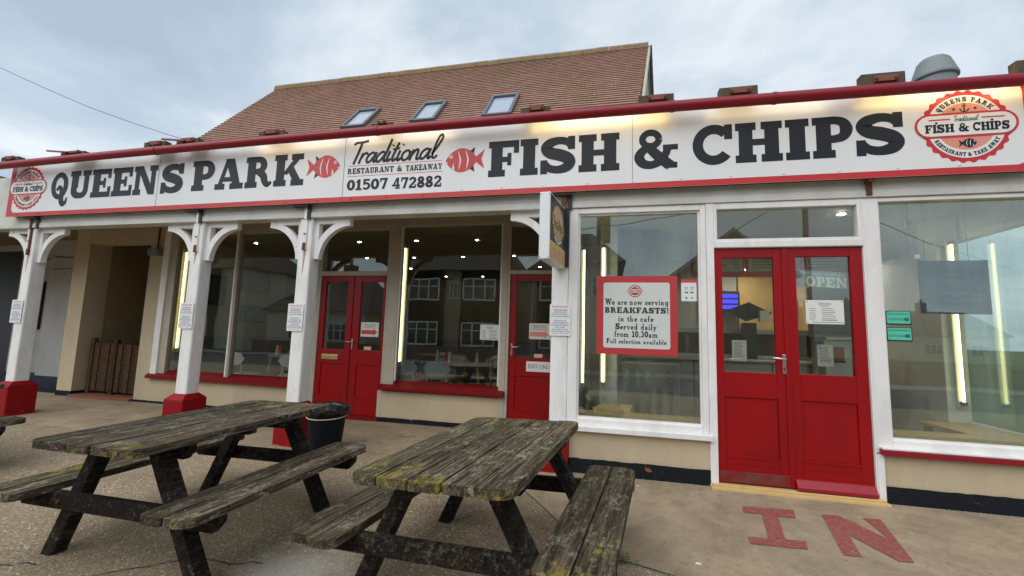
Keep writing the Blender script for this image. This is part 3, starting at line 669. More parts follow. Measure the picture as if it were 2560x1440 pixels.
# pavement edge, kerb and road behind the viewer
g = MB().box(-60, 60, -9.15, -9.0, -.6, gz(-9)+.002); tag(g.build('kerb', M['pave']), 'kerb along the near side of the road', kind='structure')
g = MB().box(-60, 60, -15.2, -9.15, -.70, -.46); tag(g.build('road', M['road']), 'asphalt road in front of the shop', kind='structure')
g = MB().box(-60, 60, -17.2, -15.2, -.72, -.35); tag(g.build('pavement', M['pave']), 'pavement on the far side of the road', kind='structure')
# smoother concrete apron along the shop with a broken edge
edge = [(-16, -.22), (-12, -.18), (-9, -.25), (-7.4, -.2), (-6.3, -.28), (-5.2, -.22), (-4.4, -.05), (-3.9, .10), (-3.4, .02), (-2.6, -.10), (-2.0, -.30), (-1.62, -.55), (-1.50, -.72), (-1.33, -.96), (-1.2, -1.15), (-1.06, -1.36), (-.92, -1.44), (-.76, -1.475), (-.56, -1.52), (-.2, -1.57), (.4, -1.62), (1.3, -1.72), (3, -1.78), (8, -1.9), (20, -2.0)]
ed = []
for a, b in zip(edge, edge[1:]):
    n_ = max(1, int(abs(b[0]-a[0])/.12)) if -5 < a[0] < 3 else 3
    for i in range(n_):
        t = i/n_; ed.append((a[0]+(b[0]-a[0])*t + random.uniform(-.012, .012), a[1]+(b[1]-a[1])*t + random.uniform(-.014, .014)))
ed.append(edge[-1])
g = MB()
for a, b in zip(ed, ed[1:]):
    g.poly([(a[0], a[1], gz(a[1])+.007), (b[0], b[1], gz(b[1])+.007), (b[0], 1.32, gz(1.32)+.007), (a[0], 1.32, gz(1.32)+.007)])
    g.poly([(a[0], a[1], gz(a[1])-.02), (b[0], b[1], gz(b[1])-.02), (b[0], b[1], gz(b[1])+.007), (a[0], a[1], gz(a[1])+.007)])
apron = tag(g.build('concrete_apron', M['apron'], fix=False), 'smooth worn concrete strip along the shop front', kind='structure')
# painted word on the apron
def mark(name, pts):
    g = MB()
    for t in tessellate_polygon([[Vector((p[0], p[1], 0)) for p in pts]]): g.poly([(pts[i][0], pts[i][1], gz(pts[i][1])+.011) for i in t])
    return g.build(name, M['mark'], apron, fix=False)
I_ = [(.08,-.39),(.45,-.36),(.41,-.52),(.29,-.515),(.21,-.89),(.335,-.885),(.30,-1.00),(-.04,-1.02),(-.03,-.92),(.10,-.91),(.185,-.51),(.055,-.52)]
N_ = [(.63,-.39),(.75,-.375),(.905,-.70),(.91,-.37),(1.03,-.36),(.875,-1.00),(.79,-1.01),(.665,-.70),(.595,-1.01),(.49,-1.02)]
mark('painted_letter', I_); mark('painted_letter', N_)
# drain cover set in the apron
g = MB().lathe([(.09, 0), (.09, .003), (.07, .004)], (-3.33, .72, gz(.72)+.0075), 20); g.build('drain_cover', M['apron'], apron)
# hairline cracks in the forecourt
g = MB()
for pts in ([(-5.6, -2.9), (-4.9, -2.7), (-4.35, -2.45), (-4.05, -2.33)], [(-4.2, -2.9), (-3.9, -2.5), (-3.3, -2.1), (-2.8, -2.0)], [(-1.2, -2.2), (-.6, -1.95), (0, -2.05), (.8, -1.98)]):
    q = []
    for a, b in zip(pts, pts[1:]):
        for i in range(8):
            t = i/8; q.append((a[0]+(b[0]-a[0])*t + random.uniform(-.02, .02), a[1]+(b[1]-a[1])*t + random.uniform(-.02, .02)))
    for a, b in zip(q, q[1:]):
        d = .004; g.poly([(a[0], a[1]-d, gz(a[1])+.004), (b[0], b[1]-d, gz(b[1])+.004), (b[0], b[1]+d, gz(b[1])+.004), (a[0], a[1]+d, gz(a[1])+.004)])
g.build('crack', M['navy'], forecourt, fix=False)
g = MB()
for a, b in zip(ed, ed[1:]):
    if -2.0 < a[0] < 6:
        w0 = random.uniform(.002, .007); g.poly([(a[0], a[1]-w0, gz(a[1])+.004), (b[0], b[1]-w0, gz(b[1])+.004), (b[0], b[1]+.001, gz(b[1])+.0075), (a[0], a[1]+.001, gz(a[1])+.0075)])
g.build('joint', M['navy'], apron, fix=False)
# loose grit gathered along the wall foot and in the joint
g = MB(); rg = random.Random(21)
def grit(x, y):
    s_ = rg.uniform(.003, .009); z = gz(y)+.007; a = rg.uniform(0, 3)
    p = [Vector((x+s_*math.cos(a+k*2.1), y+s_*math.sin(a+k*2.1), z)) for k in range(3)]; t_ = Vector((x, y, z+s_*.9)); g.poly([p[0], p[1], t_]); g.poly([p[1], p[2], t_]); g.poly([p[2], p[0], t_])
for k in range(520):
    x = rg.uniform(-1.3, 2.6)
    if -.08 < x < 1.26: continue
    grit(x, -.006 - abs(rg.gauss(0, .03)))
for k in range(300): grit(rg.uniform(-8, -2.3), 1.238 - abs(rg.gauss(0, .04)))
for k in range(260): q = ed[rg.randrange(len(ed))]; grit(q[0]+rg.uniform(-.1, .1), q[1]+rg.gauss(.0, .03))
for k in range(500): grit(rg.uniform(-5, 3), rg.uniform(-2.6, .9))
gr = g.build('grit', M['pave'], fix=False); tag(gr, 'loose grit scattered over the paving and along the wall foot', 'grit', kind='stuff')
# weed in the joint, bits of litter
wd = thing('weed', (-.86, -1.45, gz(-1.45)), 'small green weed growing in the concrete joint by the right bench', 'weed')
g = MB(); rnd = random.Random(3)
for k in range(46):
    a = rnd.uniform(0, 6.28); r = rnd.uniform(0, .05); h = rnd.uniform(.01, .06); x = -.86 + r*math.cos(a)*1.6; y = -1.45 + r*math.sin(a)*.7; z = gz(y)
    c = Vector((x+rnd.uniform(-.04,.04), y+rnd.uniform(-.02,.02), z+h)); s_ = rnd.uniform(.008, .016); d = Vector((rnd.uniform(-1,1), rnd.uniform(-1,1), rnd.uniform(-.3,.6))).normalized(); e_ = d.cross(Vector((0,0,1))).normalized()
    g.poly([c-d*s_, c+e_*s_*.5, c+d*s_, c-e_*s_*.5])
    if k % 6 == 0: g.tube([(x, y, z), tuple(c)], .0015, 4)
g.build('foliage', M['leaf'], wd, fix=False)
for (x, y, s_, lab) in [(-.42, -1.36, .018, 'scrap of white litter on the concrete near the painted letters'), (-.70, -.18, .012, 'tiny white crumb on the concrete by the shop plinth')]:
    g = MB().prism([(-s_, -s_*.5), (s_*.8, -s_*.7), (s_, s_*.4), (-s_*.3, s_*.8)], (x, y, gz(y)+.008), (1,0,0), (0,1,0), (0,0,.003))
    tag(g.build('litter', M['printwhite']), lab, 'litter')

# ================================================================== the shop building
YC = 1.25          # recessed cafe front
shop = thing('chip_shop', (-3.2, 0.6, -.03), 'single storey cream and white fish and chip shop with red doors and a verandah', 'shop')
def P(name, mb, mat, parent=shop, **k): return mb.build(name, M[mat], parent, **k)

# ---- stall risers (cream) and black plinths, right-hand shop
def plinth(x0, x1, y0, y1, zt):
    # painted by hand, so its top edge wanders a few millimetres
    g = MB(); n_ = max(2, int((x1-x0)/.06)); rr_ = random.Random(int(x0*100)); zs = [zt + rr_.uniform(-.004, .005) for _ in range(n_+1)]
    pts = [(x0, -.10), (x1, -.10)] + [(x0+(x1-x0)*i/n_, zs[i]) for i in range(n_, -1, -1)]
    g.prism(pts, (0, y0, 0), (1,0,0), (0,0,1), (0, y1-y0, 0)); return P('plinth', g, 'plinth')
for x0, x1, zt in ((-1.318, -.062, .385), (1.262, 3.1, .365)):
    P('stall_riser', MB().box(x0, x1, .012, .12, .10, zt), 'cream')
    plinth(x0+.002, x1, -.002, .13, .104)
# ---- cafe stall risers and plinths
for x0, x1, zb in ((-8.36, -5.20, .045), (-4.075, -2.30, .075)):
    P('stall_riser', MB().box(x0, x1, YC, YC+.14, zb, .43), 'cream')
    plinth(x0+.004, x1-.004, YC-.012, YC+.15, zb)
# ---- pillar and wall round the gate passage
P('wall', MB().box(-10.03, -9.70, YC, YC+.34, .10, 2.86), 'cream'); P('plinth', MB().box(-10.035, -9.697, YC-.008, YC+.35, -.10, .098), 'plinth')
P('wall', MB().box(-8.36, -7.93, YC, YC+.24, .43, 2.86), 'cream')
P('wall', MB().box(-9.70, -8.36, YC+.004, YC+.24, 2.60, 2.86), 'cream')
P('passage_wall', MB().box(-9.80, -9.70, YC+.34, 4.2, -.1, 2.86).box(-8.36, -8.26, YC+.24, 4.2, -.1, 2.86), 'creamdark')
P('passage_wall', MB().box(-9.70, -8.36, 2.55, 2.65, -.1, 2.86), 'brownwall')
P('step', MB().box(-9.68, -8.37, YC-.06, YC+.62, -.10, .055), 'terracotta', bevel=.006)
# ---- main beam, soffit, flat roof, back walls
P('beam', MB().box(-22, 3.12, .0, .16, 2.535, 3.30), 'beam', bevel=.006)
P('beam_lip', MB().box(-22, 3.12, -.016, -.001, 2.535, 2.60), 'beam', bevel=.005)
P('soffit', MB().box(-22, -1.44, .161, 2.6, 2.845, 2.87), 'soffit')
g = MB()
for k in range(9): g.box(-13.5, -1.44, .25+k*.115, .256+k*.115, 2.838, 2.845)
P('soffit_board_joint', g, 'soffit')
P('flat_roof', MB().box(-22, 3.2, .16, 7.8, 3.28, 3.36), 'asphaltroof')
P('head_board', MB().box(-8.0, -1.46, YC-.01, YC+.10, 2.785, 2.845), 'shadedwhite')
P('wall', MB().box(-1.46, -1.37, .20, YC+.14, -.05, 2.84), 'cream')            # return between shop and verandah
P('wall', MB().box(-8.26, 3.1, 7.6, 7.7, -.1, 3.28), 'interior')

# ---- verandah posts with brackets
def bracket_mesh(x, s):
    # curved timber brace; x = post face, s = direction
    g = MB(); o = (x, .055, 0); ux = (s, 0, 0); uz = (0, 0, 1); d = (0, .065, 0)
    R_ = .40; c = (.47, 2.045); w_ = .075; arc = []
    for i in range(13):
        a = math.radians(92 + i*7.2); arc.append((c[0]+R_*math.cos(a), c[1]+R_*math.sin(a)))
    for i in range(12, -1, -1):
        a = math.radians(92 + i*7.2); arc.append((c[0]+(R_+w_)*math.cos(a), c[1]+(R_+w_)*math.sin(a)))
    g.prism(arc, o, ux, uz, d)
    g.prism([(.0, 2.475), (.40, 2.475), (.425, 2.485), (.435, 2.505), (.46, 2.515), (.46, 2.534), (.0, 2.534)], (x, .057, 0), ux, uz, (0, .061, 0))
    g.prism([(.0, 2.475), (.0, 2.085), (.02, 2.06), (.05, 2.06), (.065, 2.10), (.055, 2.13), (.055, 2.475)], (x, .053, 0), ux, uz, (0, .069, 0))
    return g
PX = [(-8.94, 1, 1), (-6.06, 1, 1), (-4.50, 1, 1), (-1.515, 1, 0)]
for i, (x, lft, rgt) in enumerate(PX):
    post = P('post', MB().box(x, x+.17, .004, .174, .40, 2.534), 'whitepost', bevel=.018)
    base = P('post_base', MB().box(x-.065 if i < 3 else x-.075, x+.222 if i < 3 else x+.192, -.07, .25, -.15, .36), 'redblock', post, bevel=.012)
    cap = MB(); x0, x1 = (x-.065, x+.222) if i < 3 else (x-.075, x+.192)
    cap.v = [(x0, -.07, .36), (x1, -.07, .36), (x1, .25, .36), (x0, .25, .36), (x-.004, .0, .425), (x+.174, .0, .425), (x+.174, .178, .425), (x-.004, .178, .425)]
    cap.f = [(0,1,5,4), (1,2,6,5), (2,3,7,6), (3,0,4,7), (4,5,6,7)]
    P('base_cap', cap, 'redblock', post)
    if lft: P('bracket', bracket_mesh(x, -1), 'whitepost', post)
    if rgt: P('bracket', bracket_mesh(x+.17, 1), 'whitepost', post)
    if i in (0, 1, 2):
        f_ = Flat((x, .0025, 0)); rg_ = random.Random(i); L_ = (.25, .16, .30)[i]
        for g_ in ribbon([(.092, 2.16), (.088, 2.16-L_*.4), (.080, 2.16-L_)], [.034, .022, .004]): f_.shape(g_)
        f_.build('rust_stain', M['ruststain'], post)
    # rusting strap that once carried the fascia
    if i < 3:
        P('strap', MB().box(x+.075, x+.115, -.026, -.017, 2.52, 2.70).box(x+.075, x+.11, -.012, .003, 2.16, 2.53), 'rust' if i == 0 else 'whitepost', post)
        P('bolt', MB().box(x+.070, x+.108, -.020, -.0125, 2.15, 2.24).lathe([(.012, 0), (.012, .01)], (x+.09, -.02, 2.34), 8), 'rust', post)

# ---- windows and doors
def pane(x0, x1, z0, z1, y, mat, parent): return P('pane', MB().box(x0, x1, y, y+.005, z0, z1), mat, parent)
# right shop: window left of the doors
wnd = P('window', MB().box(-1.345, -1.252, .002, .10, .365, 2.533).box(-.118, -.066, .004, .10, .365, 2.533).box(-1.252, -.118, .0045, .10, 2.475, 2.533).box(-1.252, -.118, .0045, .10, .40, .476), 'white', bevel=.007)
pane(-1.252, -.118, .476, 2.475, .055, 'glassdirty', wnd)
P('bead', MB().box(-1.252, -1.236, .03, .054, .476, 2.475).box(-.134, -.118, .03, .054, .476, 2.475).box(-1.236, -.134, .03, .054, 2.459, 2.475).box(-1.236, -.134, .031, .054, .476, .492), 'white', wnd)
P('sill', MB().box(-1.36, -.045, -.05, .003, .362, .412), 'white', wnd, bevel=.006)
# window right of the doors
wnd = P('window', MB().box(1.212, 1.334, .002, .10, .365, 2.533).box(3.0, 3.1, .002, .10, .365, 2.533).box(1.334, 3.0, .0045, .10, 2.495, 2.533).box(1.334, 3.0, .0045, .10, .41, .478), 'white', bevel=.007)
pane(1.334, 3.0, .478, 2.495, .055, 'glassdirty', wnd)
P('bead', MB().box(1.334, 1.350, .03, .054, .478, 2.495).box(1.350, 3.0, .03, .054, .478, .492), 'white', wnd)
P('sill', MB().box(1.232, 3.1, -.05, .003, .405, .422), 'white', wnd, bevel=.004)
P('sill_drip', MB().box(1.230, 3.1, -.055, .003, .360, .4045), 'redpipe', wnd, bevel=.006)
# door frame, transom, fanlight
fr = P('door_frame', MB().box(-.065, .0, -.006, .11, -.02, 2.533).box(1.20, 1.2115, -.004, .11, -.02, 2.533).box(1.2115, 1.262, -.008, .001, -.02, .36), 'whitepost', bevel=.006)
P('transom', MB().box(.0, 1.20, -.012, .10, 2.105, 2.17), 'white', fr, bevel=.008)
P('fanlight_frame', MB().box(.0, .03, .0, .08, 2.17, 2.533).box(1.17, 1.20, .0, .08, 2.17, 2.533).box(.03, 1.17, .001, .08, 2.475, 2.533).box(.03, 1.17, .001, .08, 2.17, 2.19), 'white', fr, bevel=.004)
pane(.03, 1.17, 2.19, 2.475, .045, 'glass', fr)
P('threshold', MB().box(-.075, 1.255, -.085, .10, -.055, -.012).box(-.06, 1.245, -.04, .10, -.0125, .004), 'newwood', fr, bevel=.004)

def leaf(x0, x1, z0, z1, gx0, gx1, gz0, gz1, y, mid, kz0, kz1, pmat='glass', th=.045):
    g = MB()
    g.box(x0, gx0, y, y+th, z0, z1).box(gx1, x1, y, y+th, z0, z1)
    g.box(gx0, gx1, y+.0005, y+th, gz1, z1).box(gx0, gx1, y+.0005, y+th, kz1, gz0).box(gx0, gx1, y+.0005, y+th, z0, kz0)
    g.box(gx0, gx1, y+.013, y+th-.01, kz0, kz1)
    d = P('door', g, 'red', bevel=.004)
    pane(gx0, gx1, gz0, gz1, y+.02, pmat, d)
    P('panel_moulding', MB().box(gx0, gx1, y-.006, y+.0125, kz0-.004, kz0+.014).box(gx0-.03, gx1+.03, y-.003, y-.0002, kz0-.062, kz0-.056), 'red', d)
    return d
d1 = leaf(.003, .585, .012, 2.10, .07, .50, .975, 2.015, .02, 0, .235, .75)
d2 = leaf(.587, 1.197, .012, 2.10, .68, 1.105, .98, 2.02, .02, 0, .24, .75)
P('meeting_strip', MB().box(.565, .607, .008, .0195, .02, 2.10), 'red', d2, bevel=.004)
P('kick_strip', MB().box(.012, .575, .008, .0195, .02, .115), 'wornred', d1, bevel=.004)
P('weather_bar', MB().prism([(0, 0), (-.05, .005), (-.052, .03), (-.012, .085), (0, .09)], (.61, .0195, .008), (0,1,0), (0,0,1), (.585, 0, 0)), 'redlight', d2)
h = P('handle', MB().box(.540, .568, .006, .0195, .975, 1.145), 'chrome', d1, bevel=.003)
P('lever', MB().tube([(.555, .006, 1.105), (.555, -.035, 1.105), (.548, -.045, 1.106), (.45, -.045, 1.112)], .009, 8), 'chrome', h, smooth=True)
P('keyhole', MB().box(.550, .558, .004, .0055, 1.00, 1.03), 'darkbox', h)
# cafe: left window
ww = P('window', MB().box(-7.93, -7.80, YC-.004, YC+.09, .45, 2.784).box(-6.66, -6.585, YC-.006, YC+.09, .45, 2.784).box(-5.215, -5.125, YC-.004, YC+.09, .0, 2.784).box(-7.80, -6.66, YC, YC+.09, 2.70, 2.784).box(-6.585, -5.215, YC, YC+.09, 2.70, 2.784), 'shadedwhite', bevel=.006)
pane(-7.80, -6.66, .53, 2.70, YC+.04, 'glasscafe', ww); pane(-6.585, -5.215, .53, 2.70, YC+.04, 'glasscafe', ww)
P('cover_strip', MB().box(-8.05, -7.935, YC-.03, YC-.001, .47, 2.784), 'whitepost', ww); P('cover_strip', MB().tube([(-6.622, YC-.012, .49), (-6.622, YC-.012, 2.78)], .016, 8), 'whitepost', ww)
P('sill', MB().prism([(-.07, .40), (-.07, .44), (.0, .485), (.09, .53), (.09, .40)], (-8.09, YC, 0), (0,1,0), (0,0,1), (2.87, 0, 0)), 'redsill', ww)
# cafe: double doors and fanlight
cf = P('door_frame', MB().box(-5.1245, -5.095, YC-.002, YC+.10, .02, 2.784).box(-4.035, -4.005, YC-.002, YC+.10, .02, 2.784).box(-5.095, -4.035, YC-.001, YC+.10, 2.70, 2.784).box(-5.095, -4.035, YC-.012, YC+.10, 2.03, 2.095), 'shadedwhite', bevel=.005)
pane(-5.095, -4.035, 2.095, 2.70, YC+.04, 'glasscafe', cf)
d3 = leaf(-5.092, -4.566, .07, 2.03, -5.015, -4.655, .965, 1.94, YC+.02, 0, .30, .76)
d4 = leaf(-4.564, -4.038, .07, 2.03, -4.44, -4.085, .965, 1.94, YC+.02, 0, .30, .76)
P('meeting_strip', MB().box(-4.60, -4.555, YC+.008, YC+.0195, .08, 2.03), 'red', d4, bevel=.003)
lp = P('letter_plate', MB().box(-5.005, -4.735, YC+.008, YC+.0195, .82, .895), 'brass', d3, bevel=.003)
P('letter_flap', MB().box(-4.985, -4.755, YC+.004, YC+.0075, .825, .878), 'brass', lp, bevel=.002)
h = P('handle', MB().box(-4.535, -4.512, YC+.006, YC+.0195, .98, 1.12), 'chrome', d4, bevel=.003)
P('lever', MB().tube([(-4.523, YC+.006, 1.08), (-4.523, YC-.035, 1.08), (-4.56, YC-.04, 1.08), (-4.60, YC-.04, 1.085)], .008, 8), 'chrome', h, smooth=True)
P('threshold', MB().box(-5.095, -4.035, YC-.03, YC+.10, .0, .068), 'redsill', cf)
# cafe: centre window
ww = P('window', MB().box(-4.0045, -3.845, YC-.004, YC+.09, .45, 2.784).box(-2.355, -2.27, YC-.004, YC+.09, .10, 2.784).box(-3.845, -2.355, YC, YC+.09, 2.735, 2.784), 'shadedwhite', bevel=.006)
pane(-3.845, -2.355, .575, 2.735, YC+.04, 'glasscafe', ww)
P('bead', MB().box(-3.845, -3.825, YC+.01, YC+.039, .575, 2.735).box(-2.375, -2.355, YC+.01, YC+.039, .575, 2.735), 'white', ww)
P('sill', MB().prism([(-.08, .45), (-.08, .485), (.0, .525), (.09, .575), (.09, .45)], (-4.03, YC, 0), (0,1,0), (0,0,1), (1.76, 0, 0)), 'redsill', ww)
# cafe: exit door
cf = P('door_frame', MB().box(-2.2695, -2.235, YC-.002, YC+.10, .02, 2.784).box(-1.49, -1.461, YC-.002, YC+.10, .02, 2.84).box(-2.235, -1.49, YC-.001, YC+.10, 2.70, 2.784).box(-2.235, -1.49, YC-.012, YC+.10, 2.045, 2.10), 'shadedwhite', bevel=.005)
pane(-2.235, -1.49, 2.10, 2.70, YC+.04, 'glasscafe', cf)
d5 = leaf(-2.232, -1.493, .03, 2.045, -2.145, -1.585, .955, 1.955, YC+.02, 0, .28, .72)
h = P('handle', MB().box(-2.205, -2.18, YC+.006, YC+.0195, .98, 1.13), 'chrome', d5, bevel=.003)
P('lever', MB().tube([(-2.192, YC+.006, 1.09), (-2.192, YC-.035, 1.09), (-2.16, YC-.04, 1.09), (-2.09, YC-.04, 1.092)], .008, 8), 'chrome', h, smooth=True)

# ---- inside shells
P('floor', MB().box(-8.26, -1.47, YC+.15, 7.6, -.08, .03), 'tilefloor'); P('floor', MB().box(-1.36, 3.0, .131, 7.6, -.08, .02), 'tilefloor')
P('ceiling', MB().box(-8.25, -1.47, YC+.11, 7.6, 2.80, 2.84), 'ceiling'); P('ceiling', MB().box(-1.36, 3.0, .17, 7.6, 2.60, 2.64), 'intwhite')
P('inside_wall', MB().box(-8.255, -8.20, YC+.25, 7.6, 1.05, 2.80).box(-8.20, -1.47, 7.50, 7.595, 1.05, 2.80).box(-1.56, -1.47, YC+.15, 7.5, 1.05, 2.80), 'interior')
P('dado', MB().box(-8.255, -8.195, YC+.25, 7.6, .03, 1.05).box(-8.195, -1.47, 7.495, 7.595, .03, 1.05).box(-1.565, -1.47, YC+.15, 7.495, .03, 1.05), 'dado')
P('inside_wall', MB().box(-1.368, -1.30, .135, 3.6, .03, 2.60).box(-1.30, 2.9, 3.55, 3.62, .03, 2.60), 'intwhite')
P('inside_pier', MB().box(-1.06, -.86, .95, 1.20, .03, 2.60).box(2.36, 2.56, 1.02, 1.28, .03, 2.60), 'intwhite', bevel=.006)
P('wall', MB().box(2.59, 2.75, 1.40, 3.6, -.1, 3.28).box(2.59, 2.75, .12, 1.40, -.1, .45).box(2.59, 2.75, .165, 1.40, 2.42, 3.28), 'intwhite')
sw = P('window', MB().box(2.60, 2.70, .12, .18, .45, 2.42).box(2.60, 2.70, 1.32, 1.40, .45, 2.42).box(2.60, 2.70, .18, 1.32, 2.36, 2.42).box(2.60, 2.70, .18, 1.32, .45, .50), 'white')
P('pane', MB().box(2.63, 2.635, .18, 1.32, .50, 2.36), 'glassdirty', sw)
P('window_ledge', MB().box(-1.29, -.07, .132, .30, .478, .51).box(1.27, 2.585, .132, .36, .478, .51).box(2.10, 2.585, .36, 1.02, .478, .51), 'ply', bevel=.004)
P('ledge_support', MB().box(2.12, 2.16, .38, .44, .02, .477).box(2.12, 2.16, .92, .98, .02, .477), 'beech')
# grey electrical box and cable on the verandah wall
P('junction_box', MB().box(-8.30, -8.10, YC-.10, YC-.001, 2.36, 2.47), 'greybox', bevel=.006)
P('conduit', MB().tube([(-8.18, YC-.03, 2.47), (-8.18, YC-.03, 2.84)], .012, 6), 'steeldark')

# ---- gate across the passage
gt = thing('gate', (-9.0, 1.45, .05), 'brown close-boarded timber gate in the passage beside the cafe', 'gate')
for x in (-9.63, -9.12): MB().box(x, x+.075, 1.40, 1.475, .055, .985 if x < -9.5 else .97).build('gate_post', M['gatewood'], gt, bevel=.008)
xs = [-9.55+i*.108 for i in range(4)] + [-9.04+i*.0965 for i in range(7)]
for i, x in enumerate(xs):
    wv = .106 if i < 4 else .095
    MB().box(x, x+wv, 1.42+(i % 2)*.014, 1.438+(i % 2)*.014, .09+.01*random.random(), (.90 if i < 4 else .885)+.008*random.random()).build('board', M['gatewood'], gt, bevel=.003)
MB().box(-9.55, -8.37, 1.46, 1.50, .25, .33).build('rail', M['gatewood'], gt); MB().box(-9.55, -8.37, 1.46, 1.50, .70, .78).build('rail', M['gatewood'], gt)

# ---- neighbouring unit to the left under the same verandah
nb = thing('neighbour_unit', (-12, 2.0, -.03), 'white painted neighbouring unit with navy shutter at the far left', 'building')
P('wall', MB().box(-11.75, -9.80, 1.95, 2.1, .20, 2.845).box(-13.16, -11.75, 2.25, 2.4, .20, 2.845).box(-11.80, -11.75, 1.951, 2.249, .20, 2.845).box(-22, -13.16, 2.25, 2.4, 2.72, 2.845), 'whitewall', nb)
P('plinth', MB().box(-11.77, -9.80, 1.935, 2.1, -.12, .199), 'navy', nb); P('plinth', MB().box(-13.16, -11.80, 2.235, 2.4, -.12, .199), 'navy', nb)
P('shutter', MB().box(-22, -13.161, 2.30, 2.36, -.1, 2.72), 'navy', nb)
P('notice_panel', MB().box(-12.80, -12.36, 2.20, 2.249, 1.08, 2.05), 'navy', nb)
P('cable', MB().tube([(-13.8, 2.24, 2.62), (-13.0, 2.24, 2.56), (-12.3, 2.24, 2.53)], .008, 6).tube([(-11.7, 1.94, 2.52), (-11.15, 1.94, 2.49), (-11.12, 1.94, 2.72), (-10.6, 1.94, 2.74)], .008, 6).tube([(-11.7, 1.945, 2.26), (-11.3, 1.945, 2.29), (-11.0, 1.945, 2.22), (-10.6, 1.945, 2.14)], .006, 6), 'steeldark', nb)
P('roof_edge', MB().box(-22, -9.75, .02, .159, 3.301, 3.36), 'soffit', nb)

# ================================================================== house with the tiled roof behind
hs = thing('tiled_roof_house', (-5.4, 6, 3.3), 'taller house with a steep red-brown tiled roof behind the shop', 'house')
RY, RZ, SL = 6.0, 8.34, 1.15
EY = 3.30; EZ = RZ - SL*(RY-EY)
sl = math.atan(SL); cs, sn = math.cos(sl), math.sin(sl)
def rp(x, s, off=0):   # s metres down the slope from the ridge, off = height above the plane
    return Vector((x, RY - s*cs - off*sn, RZ - s*sn + off*cs))
slen = (RY-EY)/cs
g = MB(); gauge = .119; tw = .168; rr = random.Random(5)
for c in range(int(slen/gauge)):
    s0 = c*gauge; s1 = s0 + gauge + .012
    xr = -.07 - .152*(s1*cs); xl = -10.65; x = xl - (tw/2 if c % 2 else 0)
    while x < xr - .02:
        a = max(x, xl)+.0015; b = min(x+tw, xr)-.0015; x += tw
        if b - a < .02: continue
        j = rr.uniform(-.002, .002); t0 = .006 + j; t1 = .031 + j; e1 = s1 + rr.uniform(-.003, .003)
        q = [rp(a, s0, t0), rp(b, s0, t0), rp(b, e1, t1), rp(a, e1, t1), rp(b, e1, t1-.030), rp(a, e1, t1-.030)]
        n_ = len(g.v); g.v += [tuple(v) for v in q]; g.f += [(n_, n_+3, n_+2, n_+1), (n_+3, n_+5, n_+4, n_+2)]
rt = P('roof_tiles', g, 'tile', hs, fix=False); rt['kind'] = 'stuff'
P('roof_deck', MB().poly([rp(-10.64, 0), rp(-10.64, slen), rp(-.47, slen), rp(-.08, 0)]).poly([rp(-10.64, 0), rp(-.08, 0), (.27, RY+(RY-EY), EZ), (-10.64, RY+(RY-EY), EZ)]), 'roofdark', hs, fix=False)
nr = 34
for k in range(nr):
    x0 = -10.68 + k*(10.60/nr); x1 = x0 + 10.60/nr - .008; dz = random.uniform(-.006, .006)
    g = MB(); pr = [(RY-.13, RZ-.10), (RY-.12, RZ+.0), (RY-.07, RZ+.07), (RY, RZ+.095), (RY+.07, RZ+.07), (RY+.12, RZ), (RY+.13, RZ-.10)]
    g.prism([(p[0], p[1]+dz) for p in pr], (x0, 0, 0), (0,1,0), (0,0,1), (x1-x0, 0, 0)); P('ridge_tile', g, 'ridge', hs)
P('gable_wall', MB().prism([(-.42, EZ-.12), (-.09, RZ-.12), (.25, EZ-.12), (.25, 3.0), (-.42, 3.0)], (0, 0, 0), (1, 0, 0), (0, 0, 1), (0, 0, 0)) if False else MB().poly([(-.44, EY+.02, EZ-.14), (-.10, RY, RZ-.14), (.24, 2*RY-EY, EZ-.14), (.24, 2*RY-EY, 3), (-.44, EY+.02, 3)]), 'cream', hs, fix=False)
g = MB()
for (a, b) in (((-.435, EY, EZ), (-.06, RY, RZ)), ((-.06, RY, RZ), (.30, 2*RY-EY, EZ))):
    A, B = Vector(a), Vector(b); g.poly([A+Vector((.03,0,.02)), B+Vector((.03,0,.02)), B+Vector((.03,0,-.16)), A+Vector((.03,0,-.16))]); g.poly([A+Vector((-.02,0,.02)), A+Vector((.03,0,.02)), B+Vector((.03,0,.02)), B+Vector((-.02,0,.02))])
P('bargeboard', g, 'shadedwhite', hs, fix=False)
P('verge_trim', MB().bar((-.02, RY+.02, RZ+.03), (.37, 2*RY-EY, EZ+.03), .05, .10), 'leadgrey', hs)
P('wall', MB().box(-10.6, -.45, EY+.15, EY+.30, 3.30, EZ), 'cream', hs)
for (x0, x1, s0, s1) in ((-6.64, -6.07, 2.75, 3.72), (-5.02, -4.47, 2.72, 3.72), (-3.45, -2.85, 2.70, 3.78)):
    g = MB()
    def slab(xa, xb, sa, sb, o0, o1):
        q = [rp(xa, sa, o0), rp(xb, sa, o0), rp(xb, sb, o0), rp(xa, sb, o0), rp(xa, sa, o1), rp(xb, sa, o1), rp(xb, sb, o1), rp(xa, sb, o1)]
        n_ = len(g.v); g.v += [tuple(v) for v in q]; g.f += [tuple(n_+i for i in f) for f in ((3,2,1,0),(4,5,6,7),(0,1,5,4),(1,2,6,5),(2,3,7,6),(3,0,4,7))]
    slab(x0, x0+.065, s0, s1, .0, .085); slab(x1-.065, x1, s0, s1, .0, .085); slab(x0+.065, x1-.065, s0, s0+.10, .0, .095); slab(x0+.065, x1-.065, s1-.07, s1, 0, .08)
    sk = P('roof_window', g, 'leadgrey', hs)
    g = MB(); slab(x0+.065, x1-.065, s0+.10, s1-.07, .03, .045); P('pane', g, 'skyglass', sk)

